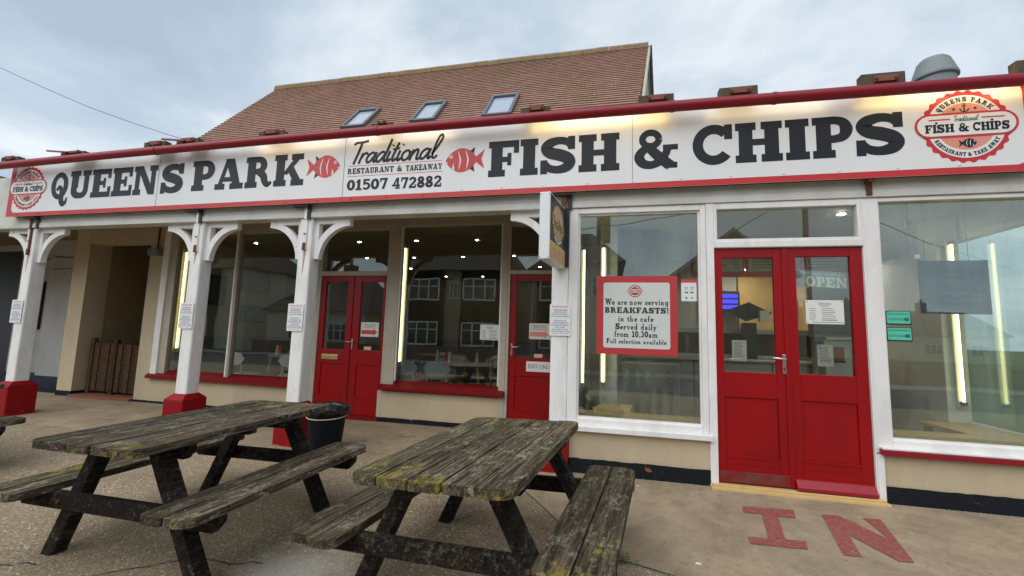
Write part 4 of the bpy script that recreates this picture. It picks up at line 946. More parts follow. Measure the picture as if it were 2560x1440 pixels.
# ---- extractor cowl on the flat roof
cw = thing('roof_cowl', (3.1, 2.0, 3.36), 'grey metal extractor cowl on the flat roof at the right', 'roof vent')
P('cowl', MB().lathe([(.20, 1.28), (.232, 1.30), (.232, 1.325), (.165, 1.53), (.135, 1.565), (.05, 1.58)], (3.1, 2.0, 3.36), 28), 'galv', cw, smooth=False)
P('duct', MB().lathe([(.205, 0), (.205, 1.28)], (3.1, 2.0, 3.36), 24), 'galv', cw)
# ---- overhead wire
P('overhead_wire', MB(), 'steeldark', None) if False else None
wo = MB().tube([(-17.5, 3.5, 8.2), (-16.4, 3.85, 7.72), (-15.2, 4.2, 7.23), (-14.1, 4.45, 6.85), (-13.0, 4.7, 6.5), (-11.2, 5.1, 6.0)], .007, 6).build('overhead_wire', M['steeldark'])
tag(wo, 'thin overhead wire crossing the sky at upper left', 'wire')

# ================================================================== fascia sign
YS = -.10
sg = thing('fascia_sign', (-3.4, YS, 2.68), 'long white fascia sign with red border and black slab lettering across the whole front', 'sign')
X0, X1 = -9.22, 2.44
js = [X0, -6.565, -3.895, -.737, X1]
for a, b in zip(js, js[1:]):
    P('panel', MB().box(a+.0015, b-.0015, YS, YS+.012, 2.68, 3.452), 'signwhite', sg)
P('backing_frame', MB().box(X0+.02, X1-.02, YS+.013, -.004, 2.70, 2.74).box(X0+.02, X1-.02, YS+.013, -.004, 3.38, 3.43), 'steeldark', sg)
O = (0, YS, 0)
for x in js[1:-1]:
    f = Flat(O); f.rect(x-.0022, 2.68, x+.0022, 3.45, .0022); f.build('panel_joint', M['printgrey'], sg)
# red border with rounded inner corners at both ends
f = Flat(O)
f.rect(X0, 2.68, X1, 2.735, .0006)
f.rect(X0, 2.735, X0+.09, 3.452, .0006); f.rect(X1-.10, 2.735, X1, 3.452, .0006)
def fillet(cx, cy, r, qx, qy):
    p = [(cx, cy)] + [(cx + qx*r - qx*r*math.cos(math.radians(a)), cy + qy*r - qy*r*math.sin(math.radians(a))) for a in range(0, 91, 10)]
    f.shape([p], .0006)
fillet(X0+.09, 2.735, .07, 1, 1); fillet(X1-.10, 2.735, .08, -1, 1); fillet(X1-.10, 3.452, .10, -1, -1)
f.build('border', M['signred'], sg, 'red border strip with rounded inner corners')
# lettering, each letter at its measured place
f = Flat(O); zb, hh = 2.89, .385
for ch, a, b in [('Q', -8.42, -8.095), ('U', -8.08, -7.715), ('E', -7.69, -7.35), ('E', -7.33, -6.99), ('N', -6.97, -6.585), ('S', -6.515, -6.165)]:
    f.glyph(ch, a, zb, hh, b-a, .0012, fit=True)
f.build('lettering', M['blackletter'], sg, 'black word QUEENS')
f = Flat(O)
for ch, a, b in [('P', -6.03, -5.69), ('A', -5.675, -5.26), ('R', -5.235, -4.85), ('K', -4.83, -4.42)]: f.glyph(ch, a, zb+.01, hh, b-a, .0012, fit=True)
f.build('lettering', M['blackletter'], sg, 'black word PARK')
f = Flat(O)
for ch, a, b in [('F', -2.19, -1.865), ('I', -1.85, -1.665), ('S', -1.64, -1.285), ('H', -1.255, -.86)]: f.glyph(ch, a, 2.87, .385, b-a, .0012, fit=True)
f.build('lettering', M['blackletter'], sg, 'black word FISH')
f = Flat(O); f.glyph('&', -.72, 2.865, .39, .40, .0012, fit=True); f.build('lettering', M['blackletter'], sg, 'black ampersand')
f = Flat(O)
for ch, a, b in [('C', -.19, .155), ('H', .18, .57), ('I', .595, .785), ('P', .81, 1.125), ('S', 1.145, 1.505)]: f.glyph(ch, a, 2.875, .38, b-a, .0012, fit=True)
f.build('lettering', M['blackletter'], sg, 'black word CHIPS')
f = Flat(O); f.script('Traditional', -3.83, 3.115, -2.70, .26, .28, .0012, 0, 1.35); f.build('script_lettering', M['blackletter'], sg, 'black joined-up word Traditional')
f = Flat(O); f.slab('RESTAURANT', -3.845, 2.995, .066, -3.275, .0012, .05); f.build('lettering', M['blackletter'], sg, 'small black word RESTAURANT')
f = Flat(O); f.slab('&', -3.235, 2.994, .066, -3.17, .0012); f.build('lettering', M['blackletter'], sg, 'small black ampersand')
f = Flat(O); f.slab('TAKEAWAY', -3.13, 2.992, .066, -2.705, .0012, .05); f.build('lettering', M['blackletter'], sg, 'small black word TAKEAWAY')
f = Flat(O); f.slab('01507', -3.845, 2.803, .126, -3.335, .0012, .0); f.build('lettering', M['blackletter'], sg, 'first half of the black telephone number')
f = Flat(O); f.slab('472882', -3.285, 2.797, .126, -2.70, .0012, .0); f.build('lettering', M['blackletter'], sg, 'second half of the black telephone number')
f = Flat(O); f.rect(-3.845, 3.085, -2.705, 3.0905, .0012); f.rect(-3.845, 2.965, -2.70, 2.9705, .0012); f.build('rule', M['signred'], sg)
for cx, fl in ((-4.165, False), (-2.455, True)):
    f1 = Flat(O); f2 = []; zc = 3.105 if not fl else 3.075
    sgn = -1 if fl else 1
    for vv in (1, -1): f3 = Flat(O); f3.shape([[(cx-sgn*.03, zc+vv*.08), (cx-sgn*.115, zc+vv*.137), (cx-sgn*.10, zc+vv*.06)]], .0009); f3.build('fish_fin', M['blackletter'], sg)
    fish(f1, f2, cx, zc, .425, fl, .0014)
    f1.build('fish_emblem', M['signred'], sg)
    for q_ in f2: q_.build('fish_marking', M['printwhite'], sg)
badge(O, 1.94, 3.085, .31, sg); badge(O, -8.86, 3.075, .305, sg)
# rivets along the lower edge
for k in range(26):
    x = X0+.25+k*.45; z = 2.765 if x > -2.6 else 2.712
    P('rivet', MB().lathe([(.008, 0), (.006, .004), (.001, .006)], (0, 0, 0), 8), 'plastic' if x > -2.6 else 'signred', sg) if False else None
rv_me = None
for k in range(27):
    x = X0+.22+k*.435; hi = x > -2.6
    g = MB(); n_ = 8
    ring = [(x+.012*math.cos(2*math.pi*i/n_), YS-.0016, (2.756 if hi else 2.708)+.012*math.sin(2*math.pi*i/n_)) for i in range(n_)]
    g.v = ring + [(x, YS-.009, 2.756 if hi else 2.708)]; g.f = [(i, (i+1) % n_, n_) for i in range(n_)]
    P('rivet', g, 'printwhite' if hi else 'signred', sg)
# dark steel stays under the sign
for x in (-8.72, -5.93, -4.37, -1.34, 1.26):
    P('stay', MB().box(x-.19 if x < 0 else x-.03, x+.02, YS+.02, -.017, 2.655, 2.679).box(x-.02, x+.022, -.030, -.0165, 2.52 if x < 1 else 2.55, 2.655), 'steeldark' if x < 1 else 'rust', sg)

# ---- lighting trough above the sign
lt = thing('sign_light', (-3.4, -.2, 3.43), 'long dark red tubular trough light above the fascia sign', 'sign light')
zc = lambda x: 3.432 - .0011*(x+3)**2
seg = [-9.6 + i*.5 for i in range(26)]
P('trough', MB().tube([(x, -.26, zc(x)-.032) for x in seg], .05, 20), 'redpipe', lt, smooth=True)
for x in (-6.45, -3.42, -.40, .45): P('collar', MB().tube([(x, -.26, zc(x)-.032), (x+.03, -.26, zc(x)-.032)], .055, 20), 'redpipe', lt)
for (a, b, mt) in ((-5.1, -3.95, 'signlampdim'), (-3.85, -2.6, 'signlampdim'), (-1.75, -.40, 'signlamp'), (-.05, .95, 'signlampdim'), (1.2, 2.42, 'signlamp')):
    P('lamp', MB().tube([(a, -.204, zc((a+b)/2)-.030), (b, -.204, zc((a+b)/2)-.030)], .010, 6), mt, lt)
blk = [(-9.2, -8.87, .06, 0), (-8.08, -7.66, .04, 1), (-6.67, -6.33, .065, 0), (-6.16, -5.82, .06, 1), (-4.96, -4.62, .06, 0), (-1.83, -1.53, .06, 0), (-.69, -.37, .075, 0), (.02, .34, .085, 0), (1.14, 1.46, .10, 0), (2.21, 2.54, .11, 0), (-3.5, -3.25, .035, 0)]
for (a, b, hgt, arm) in blk:
    z = zc((a+b)/2)+.045
    bl = P('packing_block', MB().box(a, b, -.245, -.165, z-.05, z-.012+hgt), 'blocktimber', lt, bevel=.006)
    P('clip', MB().box(a+.09, b-.06, -.264, -.2455, z+.002, z-.008+min(hgt, .062)), 'terracotta', bl, bevel=.004)
    for bx in (a+.10, b-.08): P('clip_bolt', MB().tube([(bx, -.277, z+.022), (bx, -.2645, z+.022)], .011, 8), 'rust', bl)
    if arm: P('arm', MB().bar((a-.16, -.30, z+.040), (a+.16, -.275, z+.010), .02, .018), 'redpipe', lt)

# ---- projecting light box
pj = thing('projecting_sign', (-1.42, -.30, 2.2), 'small black and yellow illuminated box sign projecting from the post over the exit door', 'sign')
th = math.atan2(.075, .58); ax = Vector((-math.sin(th), -math.cos(th), 0)); px = Vector((math.cos(th), -math.sin(th), 0)); B0 = Vector((-1.382, -.025, 1.912)); LD, LH, LW = .585, .605, .098
def q3(a, b, c): return B0 + ax*a - px*b + Vector((0,0,c))       # a out from the wall, b to the left, c up
def obox(a0, a1, b0, b1, c0, c1):
    g = MB(); g.v = [tuple(q3(a, b, c)) for c in (c0, c1) for (a, b) in ((a0,b0),(a1,b0),(a1,b1),(a0,b1))]
    g.f = [(3,2,1,0),(4,5,6,7),(0,1,5,4),(1,2,6,5),(2,3,7,6),(3,0,4,7)]; return g
P('case', obox(0, LD, 0, LW, 0, LH), 'plastic', pj, bevel=.008)
Fp = Flat(q3(LD, -.0004, 0), tuple(-ax), (0,0,1), tuple(px))
f = Fp.at(); f.rect(.012, .012, LD-.012, LH-.012, .0003); f.build('face', M['boxdark'], pj)
f = Fp.at(); f.rect(.012, .012, LD-.012, .175, .0008); f.build('face_band', M['yellow'], pj)
f = Fp.at(); f.disc(.29, .38, .20, .165, d=.0012); f.rect(.05, .03, .26, .14, .0014); f.rect(.30, .03, .53, .14, .0014); f.build('pie_picture', M['pie'], pj)
f = Fp.at(); f.text('Qualipie', .29, .315, .165, d=.0024, bold=.035, width=.50); f.build('lettering_edge', M['limelet'], pj)
f = Fp.at(); f.text('Qualipie', .29, .315, .165, d=.0034, bold=.0, width=.49); f.build('lettering', M['blackletter'], pj)
f = Fp.at(); 
for g_ in ribbon([(.16, .235), (.29, .195), (.42, .235)], .018): f.shape(g_, .0018)
f.build('strapline', M['printwhite'], pj)
for (b, c) in ((.012, .02), (LW-.012, .02), (.012, LH-.02), (LW-.012, LH-.02)):
    p = q3(LD, b, c); P('screw', MB().tube([tuple(p - ax*.001), tuple(p + ax*.003)], .005, 8), 'greybox', pj)
P('wall_plate', obox(-.025, -.001, -.035, LW+.004, .02, LH), 'navy', pj)
P('hanger', MB().box(-1.43, -1.37, -.05, -.02, 2.52, 2.68), 'rust', pj)

# ---- polite notices on the posts
NOT = ['THESE BENCHES', 'ARE PROVIDED', 'FOR YOUR USE AT', 'NO EXTRA CHARGE', '', 'PLEASE PLACE', 'YOUR RUBBISH IN', 'THE BINS PROVIDED', 'AND LEAVE', 'THE TABLE CLEAR', 'FOR THE NEXT USER']
for (x, z, lab) in ((-9.0, 1.21, 'white polite notice plate on the leftmost post'), (-6.105, 1.205, 'white polite notice plate on the second post from the left'), (-4.555, 1.215, 'white polite notice plate on the post left of the cafe doors'), (-1.525, 1.25, 'white polite notice plate on the post beside the exit door')):
    n_ = thing('notice', (x+.1, 0, z), lab, 'notice', 'polite notices on the verandah posts')
    f = Flat((x, -.002, z)); W_, H_ = .205, .315
    g = MB(); pts = []
    for (cx, cy, a0) in ((W_-.012, H_-.012, 0), (.012, H_-.012, 90), (.012, .012, 180), (W_-.012, .012, 270)): pts += [(cx+.012*math.cos(math.radians(a0+i*30)), cy+.012*math.sin(math.radians(a0+i*30))) for i in range(4)]
    g.prism(pts, (x, -.004, z), (1,0,0), (0,0,1), (0, -.004, 0)); P('plate', g, 'printwhite', n_)
    O2 = (x, -.0084, z)
    f = Flat(O2)
    for k, tx in enumerate(NOT):
        if tx: f.text(tx, W_/2, H_-.068-k*.0212, .0195, d=.0002, bold=.012)
    f.build('lettering', M['printblue'], n_)
    f = Flat(O2); f.text('POLITE NOTICE', W_/2, H_-.035, .022, d=.0002, bold=.02); f.build('heading', M['printred'], n_); f = Flat(O2); f.rect(.02, .022, W_-.02, .0245, .0002); f.build('rule', M['printred'], n_)
    for (bx, bz) in ((.05, .012), (W_-.05, .012)): P('screw', MB().tube([(x+bx, -.0085, z+bz), (x+bx, -.011, z+bz)], .004, 6), 'greybox', n_)

# ---- things fixed to glass and doors
def sheet(name, x0, x1, z0, z1, y, lab, cat, mat='paper', group=None):
    r_ = thing(name, ((x0+x1)/2, y, z0), lab, cat, group); P('sheet', MB().box(x0, x1, y, y+.0015, z0, z1), mat, r_); return r_, Flat((x0, y, z0)), x1-x0, z1-z0
# breakfast poster in the window
r_, F, W_, H_ = sheet('poster', -1.07, -.32, 1.09, 1.85, .046, 'red and white breakfasts poster in the window left of the doors', 'poster', 'posterred')
f = F.at(); f.rrect(.065, .062, W_-.068, H_-.065, .022, .0004); f.build('poster_panel', M['postergrey'], r_)
f = F.at(); f.slab('We are now serving', .080, .478, .060, W_-.080, .0012, .05); f.slab('BREAKFASTS!', .078, .398, .056, W_-.078, .0012, .07)
f.slab('in the cafe', .205, .318, .057, .535, .0012, .05); f.slab('Served daily', .178, .240, .060, .560, .0012, .05); f.slab('from 10.30am', .168, .168, .060, .572, .0012, .05); f.slab('Full selection available', .095, .105, .046, .650, .0012, .05)
f.build('lettering', M['black'], r_)
badge_o = (-1.07, .0458, 1.09)
bx_, by_, K_ = W_/2-.012, .612, .060
f = F.at(); f.shape([[(bx_+K_*(1+.035*math.cos(22*a))*math.cos(a), by_+K_*(1+.035*math.cos(22*a))*math.sin(a)) for a in [2*math.pi*i/154 for i in range(154)]]], .0010); f.build('small_badge', M['posterred'], r_)
f = F.at(); f.ring(bx_, by_, K_*.76, K_*.15, d=.0016); f.rrect(bx_-K_*1.10, by_-K_*.26, bx_+K_*1.10, by_+K_*.30, K_*.27, .0028); f.build('small_badge_band', M['postergrey'], r_)
f = F.at(); f.rrect(bx_-K_*1.18, by_-K_*.34, bx_+K_*1.18, by_+K_*.38, K_*.35, .0022); f.slab('FISH & CHIPS', bx_-K_*.95, by_-K_*.14, K_*.30, bx_+K_*.95, .0036); f.build('small_badge_lettering', M['posterred'], r_)
# payment card sticker
r_, F, W_, H_ = sheet('sticker', -.285, -.15, 1.61, 1.815, .046, 'small white sticker with red top beside the breakfasts poster', 'sticker', 'plastic')
f = F.at(); f.rect(0, H_-.03, W_, H_, .0004); f.build('sticker_top', M['printred'], r_)
f = F.at(); f.lines(.03, .06, [.13, .115], .006, .0004, .1); f.lines(.08, .11, [.13, .115], .006, .0004, .1); f.rect(.03, .075, .062, .09, .0004); f.rect(.078, .075, .11, .09, .0004); f.disc(.045, .03, .010, d=.0004); f.disc(.095, .03, .008, d=.0004); f.build('sticker_print', M['printgrey'], r_)
# opening hours sheets
def hours(x0, x1, z0, z1, y, lab):
    r_, F, W_, H_ = sheet('hours_notice', x0, x1, z0, z1, y, lab, 'notice', 'paper')
    f = F.at(); f.text('OPENING', W_/2, H_-.040, .024, d=.0003, bold=.01); f.build('heading', M['printblue'], r_); f = F.at(); f.text('HOURS', W_/2, H_-.058, .020, d=.0003, bold=.01); f.build('heading', M['printblue'], r_)
    f = F.at(); ys = [H_-.075-k*.0165 for k in range(7)]
    f.lines(.028, .085, ys, .004, .0003, .4); f.lines(.125, .24, ys[:6], .004, .0003, .25); f.rect(.125, ys[6]-.004, .24, ys[6]+.003, .0003)
    f.lines(.05, W_-.02, [.016], .004, .0003, .05); f.build('print', M['printgrey'], r_)
    f = F.at()
    for a, b in ((.012, .012), (W_-.012, .012), (.012, H_-.012), (W_-.012, H_-.012)): f.disc(a, b, .005, d=.0005, n=10)
    f.build('sucker', M['printblue'], r_)
hours(.745, 1.04, 1.42, 1.63, .022, 'white opening hours sheet on the right leaf of the main red doors')
hours(-2.635, -2.37, 1.17, 1.372, YC+.030, 'white opening hours sheet in the centre cafe window')
# arrow notices
for (x0, x1, z0, y, t1, lab) in ((-4.41, -4.13, 1.16, YC+.030, 'PLEASE ORDER', 'white notice with red arrow on the cafe double doors'), (-1.97, -1.69, 1.20, YC+.030, 'WAY OUT', 'white notice with red arrow on the exit door')):
    r_, F, W_, H_ = sheet('arrow_notice', x0, x1, z0, z0+.205, y, lab, 'notice')
    f = F.at(); f.text('THIS WAY IN' if t1 != 'WAY OUT' else 'WAY OUT', W_/2, .155, .036, d=.0003, bold=.012, width=.17); f.build('lettering', M['printgrey'], r_); f = F.at(); f.rect(.05, .146, W_-.05, .149, .0003); f.build('underline', M['printgrey'], r_); f = F.at(); f.lines(.05, W_-.05, [.128], .005, .0003, .1); f.build('small_print', M['printgrey'], r_)
    f = F.at(); f.shape([[(.01, .035), (.20, .035), (.20, .015), (.265, .065), (.20, .112), (.20, .092), (.01, .092)]], .0003); f.build('arrow', M['salmon'] if t1 == 'WAY OUT' else M['printred'], r_)
# small red stickers at the foot of the door panes
for (x0, z0, lab) in ((-4.345, .972, 'small red and white sticker at the foot of the cafe door glass'), (-1.90, .962, 'small red and white sticker at the foot of the exit door glass')):
    r_, F, W_, H_ = sheet('sticker', x0, x0+.115, z0, z0+.05, YC+.031, lab, 'sticker', 'salmon'); f = F.at(); f.ring(.025, .025, .015, .005, d=.0004); f.lines(.05, .105, [.036, .024, .012], .006, .0004, .2); f.build('print', M['printwhite'], r_)
# exit only plate
r_, F, W_, H_ = sheet('exit_plate', -1.995, -1.63, .785, .915, YC+.012, 'white plate reading EXIT ONLY on the red exit door', 'sign', 'printwhite')
f = F.at(); f.text('EXIT ONLY', .178, .042, .072, d=.0005, width=.30, bold=.004); f.build('lettering', M['printblue'], r_)
# hygiene rating stickers
for (z0, lab) in ((1.455, 'upper mint green hygiene rating sticker in the right window'), (1.315, 'lower mint green hygiene rating sticker in the right window')):
    r_, F, W_, H_ = sheet('rating_sticker', 1.36, 1.545, z0-.028, z0+.092, .047, lab, 'sticker', 'black', 'hygiene rating stickers')
    f = F.at(); f.rrect(.008, .012, W_-.006, H_-.006, .008, .0004); f.build('sticker_face', M['green'], r_)
    f = F.at(); f.text('FOOD HYGIENE RATING', W_/2, .088, .0155, d=.001, bold=.02, width=.155); f.disc(.152, .048, .0165, d=.001)
    for k in range(5): f.ring(.03+k*.024, .048, .008, .003, d=.001, n=12)
    f.build('print', M['black'], r_)
    f = F.at(); f.text('5', .152, .040, .024, d=.0018, bold=.03); f.build('numeral', M['green'], r_)
# OPEN board hanging behind the right-hand door pane
ob = thing('open_sign', (.93, .09, 1.75), 'grey hanging board reading OPEN behind the main door glass', 'sign')
g = MB().prism([(-.215, .015), (.215, -.015), (.215, .135), (-.215, .165)], (.925, .10, 1.75), (1,0,0), (0,0,1), (0, .006, 0)); P('board', g, 'opengrey', ob)
F = Flat((.925-.215, .0995, 1.75), (1, 0, -.07))
f = F.at(); f.slab('OPEN', .075, .02, .092, .405, .0006, .08); f.build('lettering', M['openlet'], ob)
f = F.at(); f.text("Yes! come in we are", .21, .126, .042, d=.0006, width=.36); f.build('small_lettering', M['plastic'], ob)
P('cord', MB().tube([(.77, .103, 1.905), (.925, .103, 2.0), (1.08, .103, 1.89)], .0025, 5), 'beech', ob)
# letters taped inside the doors
for (x, z, y, lab) in ((.22, 1.06, .35, 'typed sheet behind the left main door glass'), (.955, 1.04, .35, 'typed sheet behind the right main door glass')):
    r_, F, W_, H_ = sheet('typed_sheet', x, x+.13, z, z+.20, y, lab, 'paper'); f = F.at(); f.lines(.018, .115, [.178-k*.0135 for k in range(11)], .0045, .0004, .35); f.build('print', M['printgrey'], r_)
# coffee board hanging in the right window
cb = thing('coffee_board', (2.0, .25, 1.54), 'slate blue board with a faint drawn coffee cup hanging in the right window', 'board')
P('board', MB().box(1.745, 2.255, .25, .262, 1.54, 2.012), 'chalk', cb)
f = Flat((1.745, .2495, 1.54))
for (cx, cy, rx, ry, a0, a1) in ((.28, .315, .13, .03, 0, 360), (.27, .30, .12, .14, 180, 360), (.42, .26, .05, .045, -90, 110), (.28, .15, .16, .035, 0, 360)):
    for g_ in ell(cx, cy, rx, ry, .0045, a0, a1, 24): f.shape(g_, .0006)
f.build('drawing', M['chalkline'], cb)
P('cord', MB().tube([(1.80, .256, 2.012), (1.80, .256, 2.58)], .002, 5).tube([(2.12, .256, 2.012), (2.12, .256, 2.58)], .002, 5), 'steeldark', cb)
ad_ = thing('cable_adaptor', (1.66, .22, 2.3), 'small power adaptor dangling on cables in the right window', 'adaptor')
P('case', MB().box(1.645, 1.685, .20, .225, 2.29, 2.375), 'chalk', ad_, bevel=.005); P('cable', MB().tube([(1.66, .21, 2.58), (1.665, .21, 2.375)], .003, 5).tube([(1.665, .21, 2.29), (1.70, .21, 2.15), (1.72, .21, 2.06)], .003, 5).tube([(1.63, .21, 2.58), (1.62, .21, 2.3), (1.66, .21, 2.1)], .003, 5), 'steeldark', ad_); P('plug', MB().box(1.695, 1.735, .20, .225, 2.02, 2.06), 'printwhite', ad_, bevel=.006)

# ================================================================== picnic tables
def rounded(x0, x1, L0, L1, r, cl, cr):
    # plank outline in plan; corners rounded on the left or right side at both ends
    p = []
    for (cx, cy, a0, on) in ((x1, L1, 0, cr), (x0, L1, 90, cl), (x0, L0, 180, cl), (x1, L0, 270, cr)):
        rr_ = r if on else .010
        ox = -rr_ if a0 in (0, 270) else rr_; oy = -rr_ if a0 in (0, 90) else rr_
        p += [(cx+ox+rr_*math.cos(math.radians(a0+i*15)), cy+oy+rr_*math.sin(math.radians(a0+i*15))) for i in range(7)]
    return p
def make_table():
    # origin on the ground in the middle, length along y
    r_ = thing('picnic_table', (0,0,0), '', 'picnic table')
    zt, th_ = .715, .042; pw = .1525; gap = .009; n_ = 5; tot = n_*pw + (n_-1)*gap; Lh = .74
    rr_ = random.Random(11)
    def plank(name, x0, x1, l0, l1, z, cl, cr, r=.075):
        g = MB().prism(rounded(x0, x1, l0, l1, r, cl, cr), (0,0,z-th_), (1,0,0), (0,1,0), (0,0,th_)); o = P(name, g, 'plank', r_, bevel=.007); return o
    for i in range(n_):
        x0 = -tot/2 + i*(pw+gap); e1 = rr_.uniform(-.008, .008); e2 = rr_.uniform(-.008, .008)
        plank('tabletop_plank', x0, x0+pw, -Lh+e1, Lh+e2, zt+rr_.uniform(-.003, .003), i == 0, i == n_-1)
    for s in (-1, 1):
        for k in range(2):
            x0 = s*(.462+k*(.15+.009)); x1 = x0 + s*.15; a, b = min(x0, x1), max(x0, x1); outer = (k == 1)
            plank('seat_plank', a, b, -Lh+rr_.uniform(-.01,.01), Lh+rr_.uniform(-.01,.01), .425+rr_.uniform(-.002,.002), (s < 0 and outer) or (s > 0 and not outer and False), (s > 0 and outer), .085) if outer else plank('seat_plank', a, b, -Lh+rr_.uniform(-.01,.01), Lh+rr_.uniform(-.01,.01), .425, s > 0, s < 0, .045)
    for sy in (-1, 1):
        y = sy*.475
        for s in (-1, 1):
            g = MB(); w_, t_ = .078, .080
            # leg leans outwards from the top bearer to the ground, cut level at both ends
            xt, xb = s*.205, s*.585; yy0 = y - t_/2
            g.prism([(xt-w_/2*1.15, .672), (xt+w_/2*1.15, .672), (xb+w_/2*1.15, -.05), (xb-w_/2*1.15, -.05)], (0, yy0, 0), (1,0,0), (0,0,1), (0, t_, 0))
            P('leg', g, 'darkwood', r_, bevel=.006)
        yo = y - sy*(.0655)                       # bearers sit on the inner face of the legs
        P('top_bearer', MB().prism([(-.37, .672), (-.37, .63), (-.33, .585), (.33, .585), (.37, .63), (.37, .672)], (0, yo-.0225 - sy*.001, 0), (1,0,0), (0,0,1), (0, .045, 0)), 'darkwood', r_, bevel=.005)
        yo2 = y + sy*.0655
        P('seat_bearer', MB().prism([(-.77, .382), (-.77, .345), (-.72, .29), (.72, .29), (.77, .345), (.77, .382)], (0, yo2-.0225 + sy*.001, 0), (1,0,0), (0,0,1), (0, .045, 0)), 'darkwood', r_, bevel=.005)
        g = MB()
        for s in (-1, 1):
            xx = s*.405; g.tube([(xx, y+sy*.088, .335), (xx, y+sy*.098, .335)], .011, 8)
        P('bolt', g, 'rust', r_)
    hd_ = MB().lathe([(.007, 0), (.006, .0025), (.002, .0035)], (0, 0, 0), 7).mesh('bolt_head', M['rust'])
    for sy in (-1, 1):
        for i in range(n_):
            for dx_ in (-.035, .035): o_ = link('bolt_head', hd_, r_); o_.location = (-tot/2 + i*(pw+gap) + pw/2 + dx_, sy*.41, zt+.0025)
        for s in (-1, 1):
            for k in range(2): o_ = link('bolt_head', hd_, r_); o_.location = (s*(.537+k*.159), sy*.54, .4262)
    P('centre_batten', MB().box(-.36, .36, -.035, .035, .636, .672), 'darkwood', r_, bevel=.004)
    return r_
t0 = make_table()
TB = [(-3.57, -1.775, (.01, -.024, -.045), 'weathered lichen-covered picnic table on the left, in front of the second and third posts'), (-1.588, -1.755, (.008, -.05, -.112), 'weathered lichen-covered picnic table on the right, nearest the breakfasts window'), (-7.02, -1.93, (.02, 0, .0), 'picnic table at the far left edge with only a bench end in view')]
for i, (x, y, a, lab) in enumerate(TB):
    o = t0 if i == 0 else copy_tree(t0)
    o.location = (x, y, gz(y)); o.rotation_euler = a; tag(o, lab, 'picnic table', 'weathered picnic tables')

# ---- rubbish bin with liner
bn = thing('rubbish_bin', (-3.88, -.10, gz(-.1)), 'dark rubbish bin with black liner between the two picnic tables', 'bin')
z0 = gz(-.1); MB().lathe([(.15, 0), (.158, .02), (.198, .43), (.203, .45), (.194, .45), (.15, .10)], (-3.88, -.10, z0), 28).build('tub', M['bin'], bn, smooth=True)
g = MB(); n_ = 40; rr_ = random.Random(9); prof = [(.185, .40, .0), (.200, .455, .006), (.212, .48, .010), (.220, .472, .012), (.224, .44, .016), (.216, .40, .02)]
for (r_, z_, j) in prof:
    for k in range(n_):
        a = 2*math.pi*k/n_; rad = r_ + rr_.uniform(-j, j) + .006*math.sin(5*a); g.v.append((-3.88+rad*math.cos(a), -.10+rad*math.sin(a), z0+z_+rr_.uniform(-j, j)))
for i in range(len(prof)-1):
    for k in range(n_): g.f.append((i*n_+k, i*n_+(k+1) % n_, (i+1)*n_+(k+1) % n_, (i+1)*n_+k))
g.build('liner', M['liner'], bn, smooth=True)
MB().tube([(-3.88+.199*math.cos(2*math.pi*k/32), -.10+.199*math.sin(2*math.pi*k/32), z0+.372+.012*math.sin(2*math.pi*k/32)) for k in range(33)], .0055, 6, False).build('band', M['band'], bn)

# ================================================================== inside the cafe
def chair():
    r_ = thing('cafe_chair', (0,0,0), '', 'chair')
    g = MB(); n_ = 20; pts = [(.215*math.cos(2*math.pi*i/n_)*(1 if True else 1), .20*math.sin(2*math.pi*i/n_)) for i in range(n_)]
    P('seat', g.prism(pts, (0,0,.435), (1,0,0), (0,1,0), (0,0,.022)), 'chairwhite', r_)
    g = MB(); m_ = 8
    for i in range(m_+1):
        a = -1+2*i/m_; x = .22*a; y = -.20-.05*(1-a*a); hz = .10*(1-abs(a)**3.5)**.5
        g.v += [(x, y, .70-hz), (x, y-.012, .70-hz), (x, y-.012, .70+hz), (x, y, .70+hz)]
    for i in range(m_):
        for k in range(4): g.f.append((4*i+k, 4*i+(k+1) % 4, 4*i+4+(k+1) % 4, 4*i+4+k))
    g.f += [(0,1,2,3), (4*m_+3, 4*m_+2, 4*m_+1, 4*m_)]
    P('backrest', g, 'chairwhite', r_)
    for s in (-1, 1):
        P('leg', MB().tube([(s*.15, .13, .435), (s*.20, .18, 0)], [.018, .012], 8), 'beech', r_)
        P('leg', MB().tube([(s*.15, -.22, .80), (s*.15, -.19, .45), (s*.19, -.24, 0)], [.014, .018, .012], 8), 'beech', r_)
    return r_
ch0 = chair(); used = [0]
def put_chair(x, y, a, lab, grey=False):
    o = ch0 if not used[0] else copy_tree(ch0); used[0] = 1
    o.location = (x, y, .03); o.rotation_euler = (0, 0, math.radians(a)); tag(o, lab, 'chair', 'cafe chairs')
    if grey:
        for c in o.children:
            if c.name.split('.')[0] in ('seat', 'backrest'): c.data = c.data.copy(); c.data.materials[0] = M['chairgrey']
put_chair(-6.88, 1.92, -14, 'white-backed chair left of the table in the left cafe window')
put_chair(-6.05, 2.0, 35, 'white-backed chair right of the table in the left cafe window')
put_chair(-7.0, 3.4, 10, 'white chair further back in the left cafe window')
put_chair(-3.86, 1.78, 0, 'grey chair nearest the light tube in the centre cafe window', True)
put_chair(-3.34, 1.80, -3, 'grey chair in the middle of the centre cafe window', True)
put_chair(-2.62, 2.35, 75, 'white chair facing left at the right of the centre cafe window')
put_chair(-3.7, 3.2, 180, 'white chair behind the front table, left, in the centre cafe window')
put_chair(-3.0, 3.25, 175, 'white chair behind the front table, right, in the centre cafe window')
put_chair(-4.5, 4.4, 170, 'pale chair at the back of the cafe')
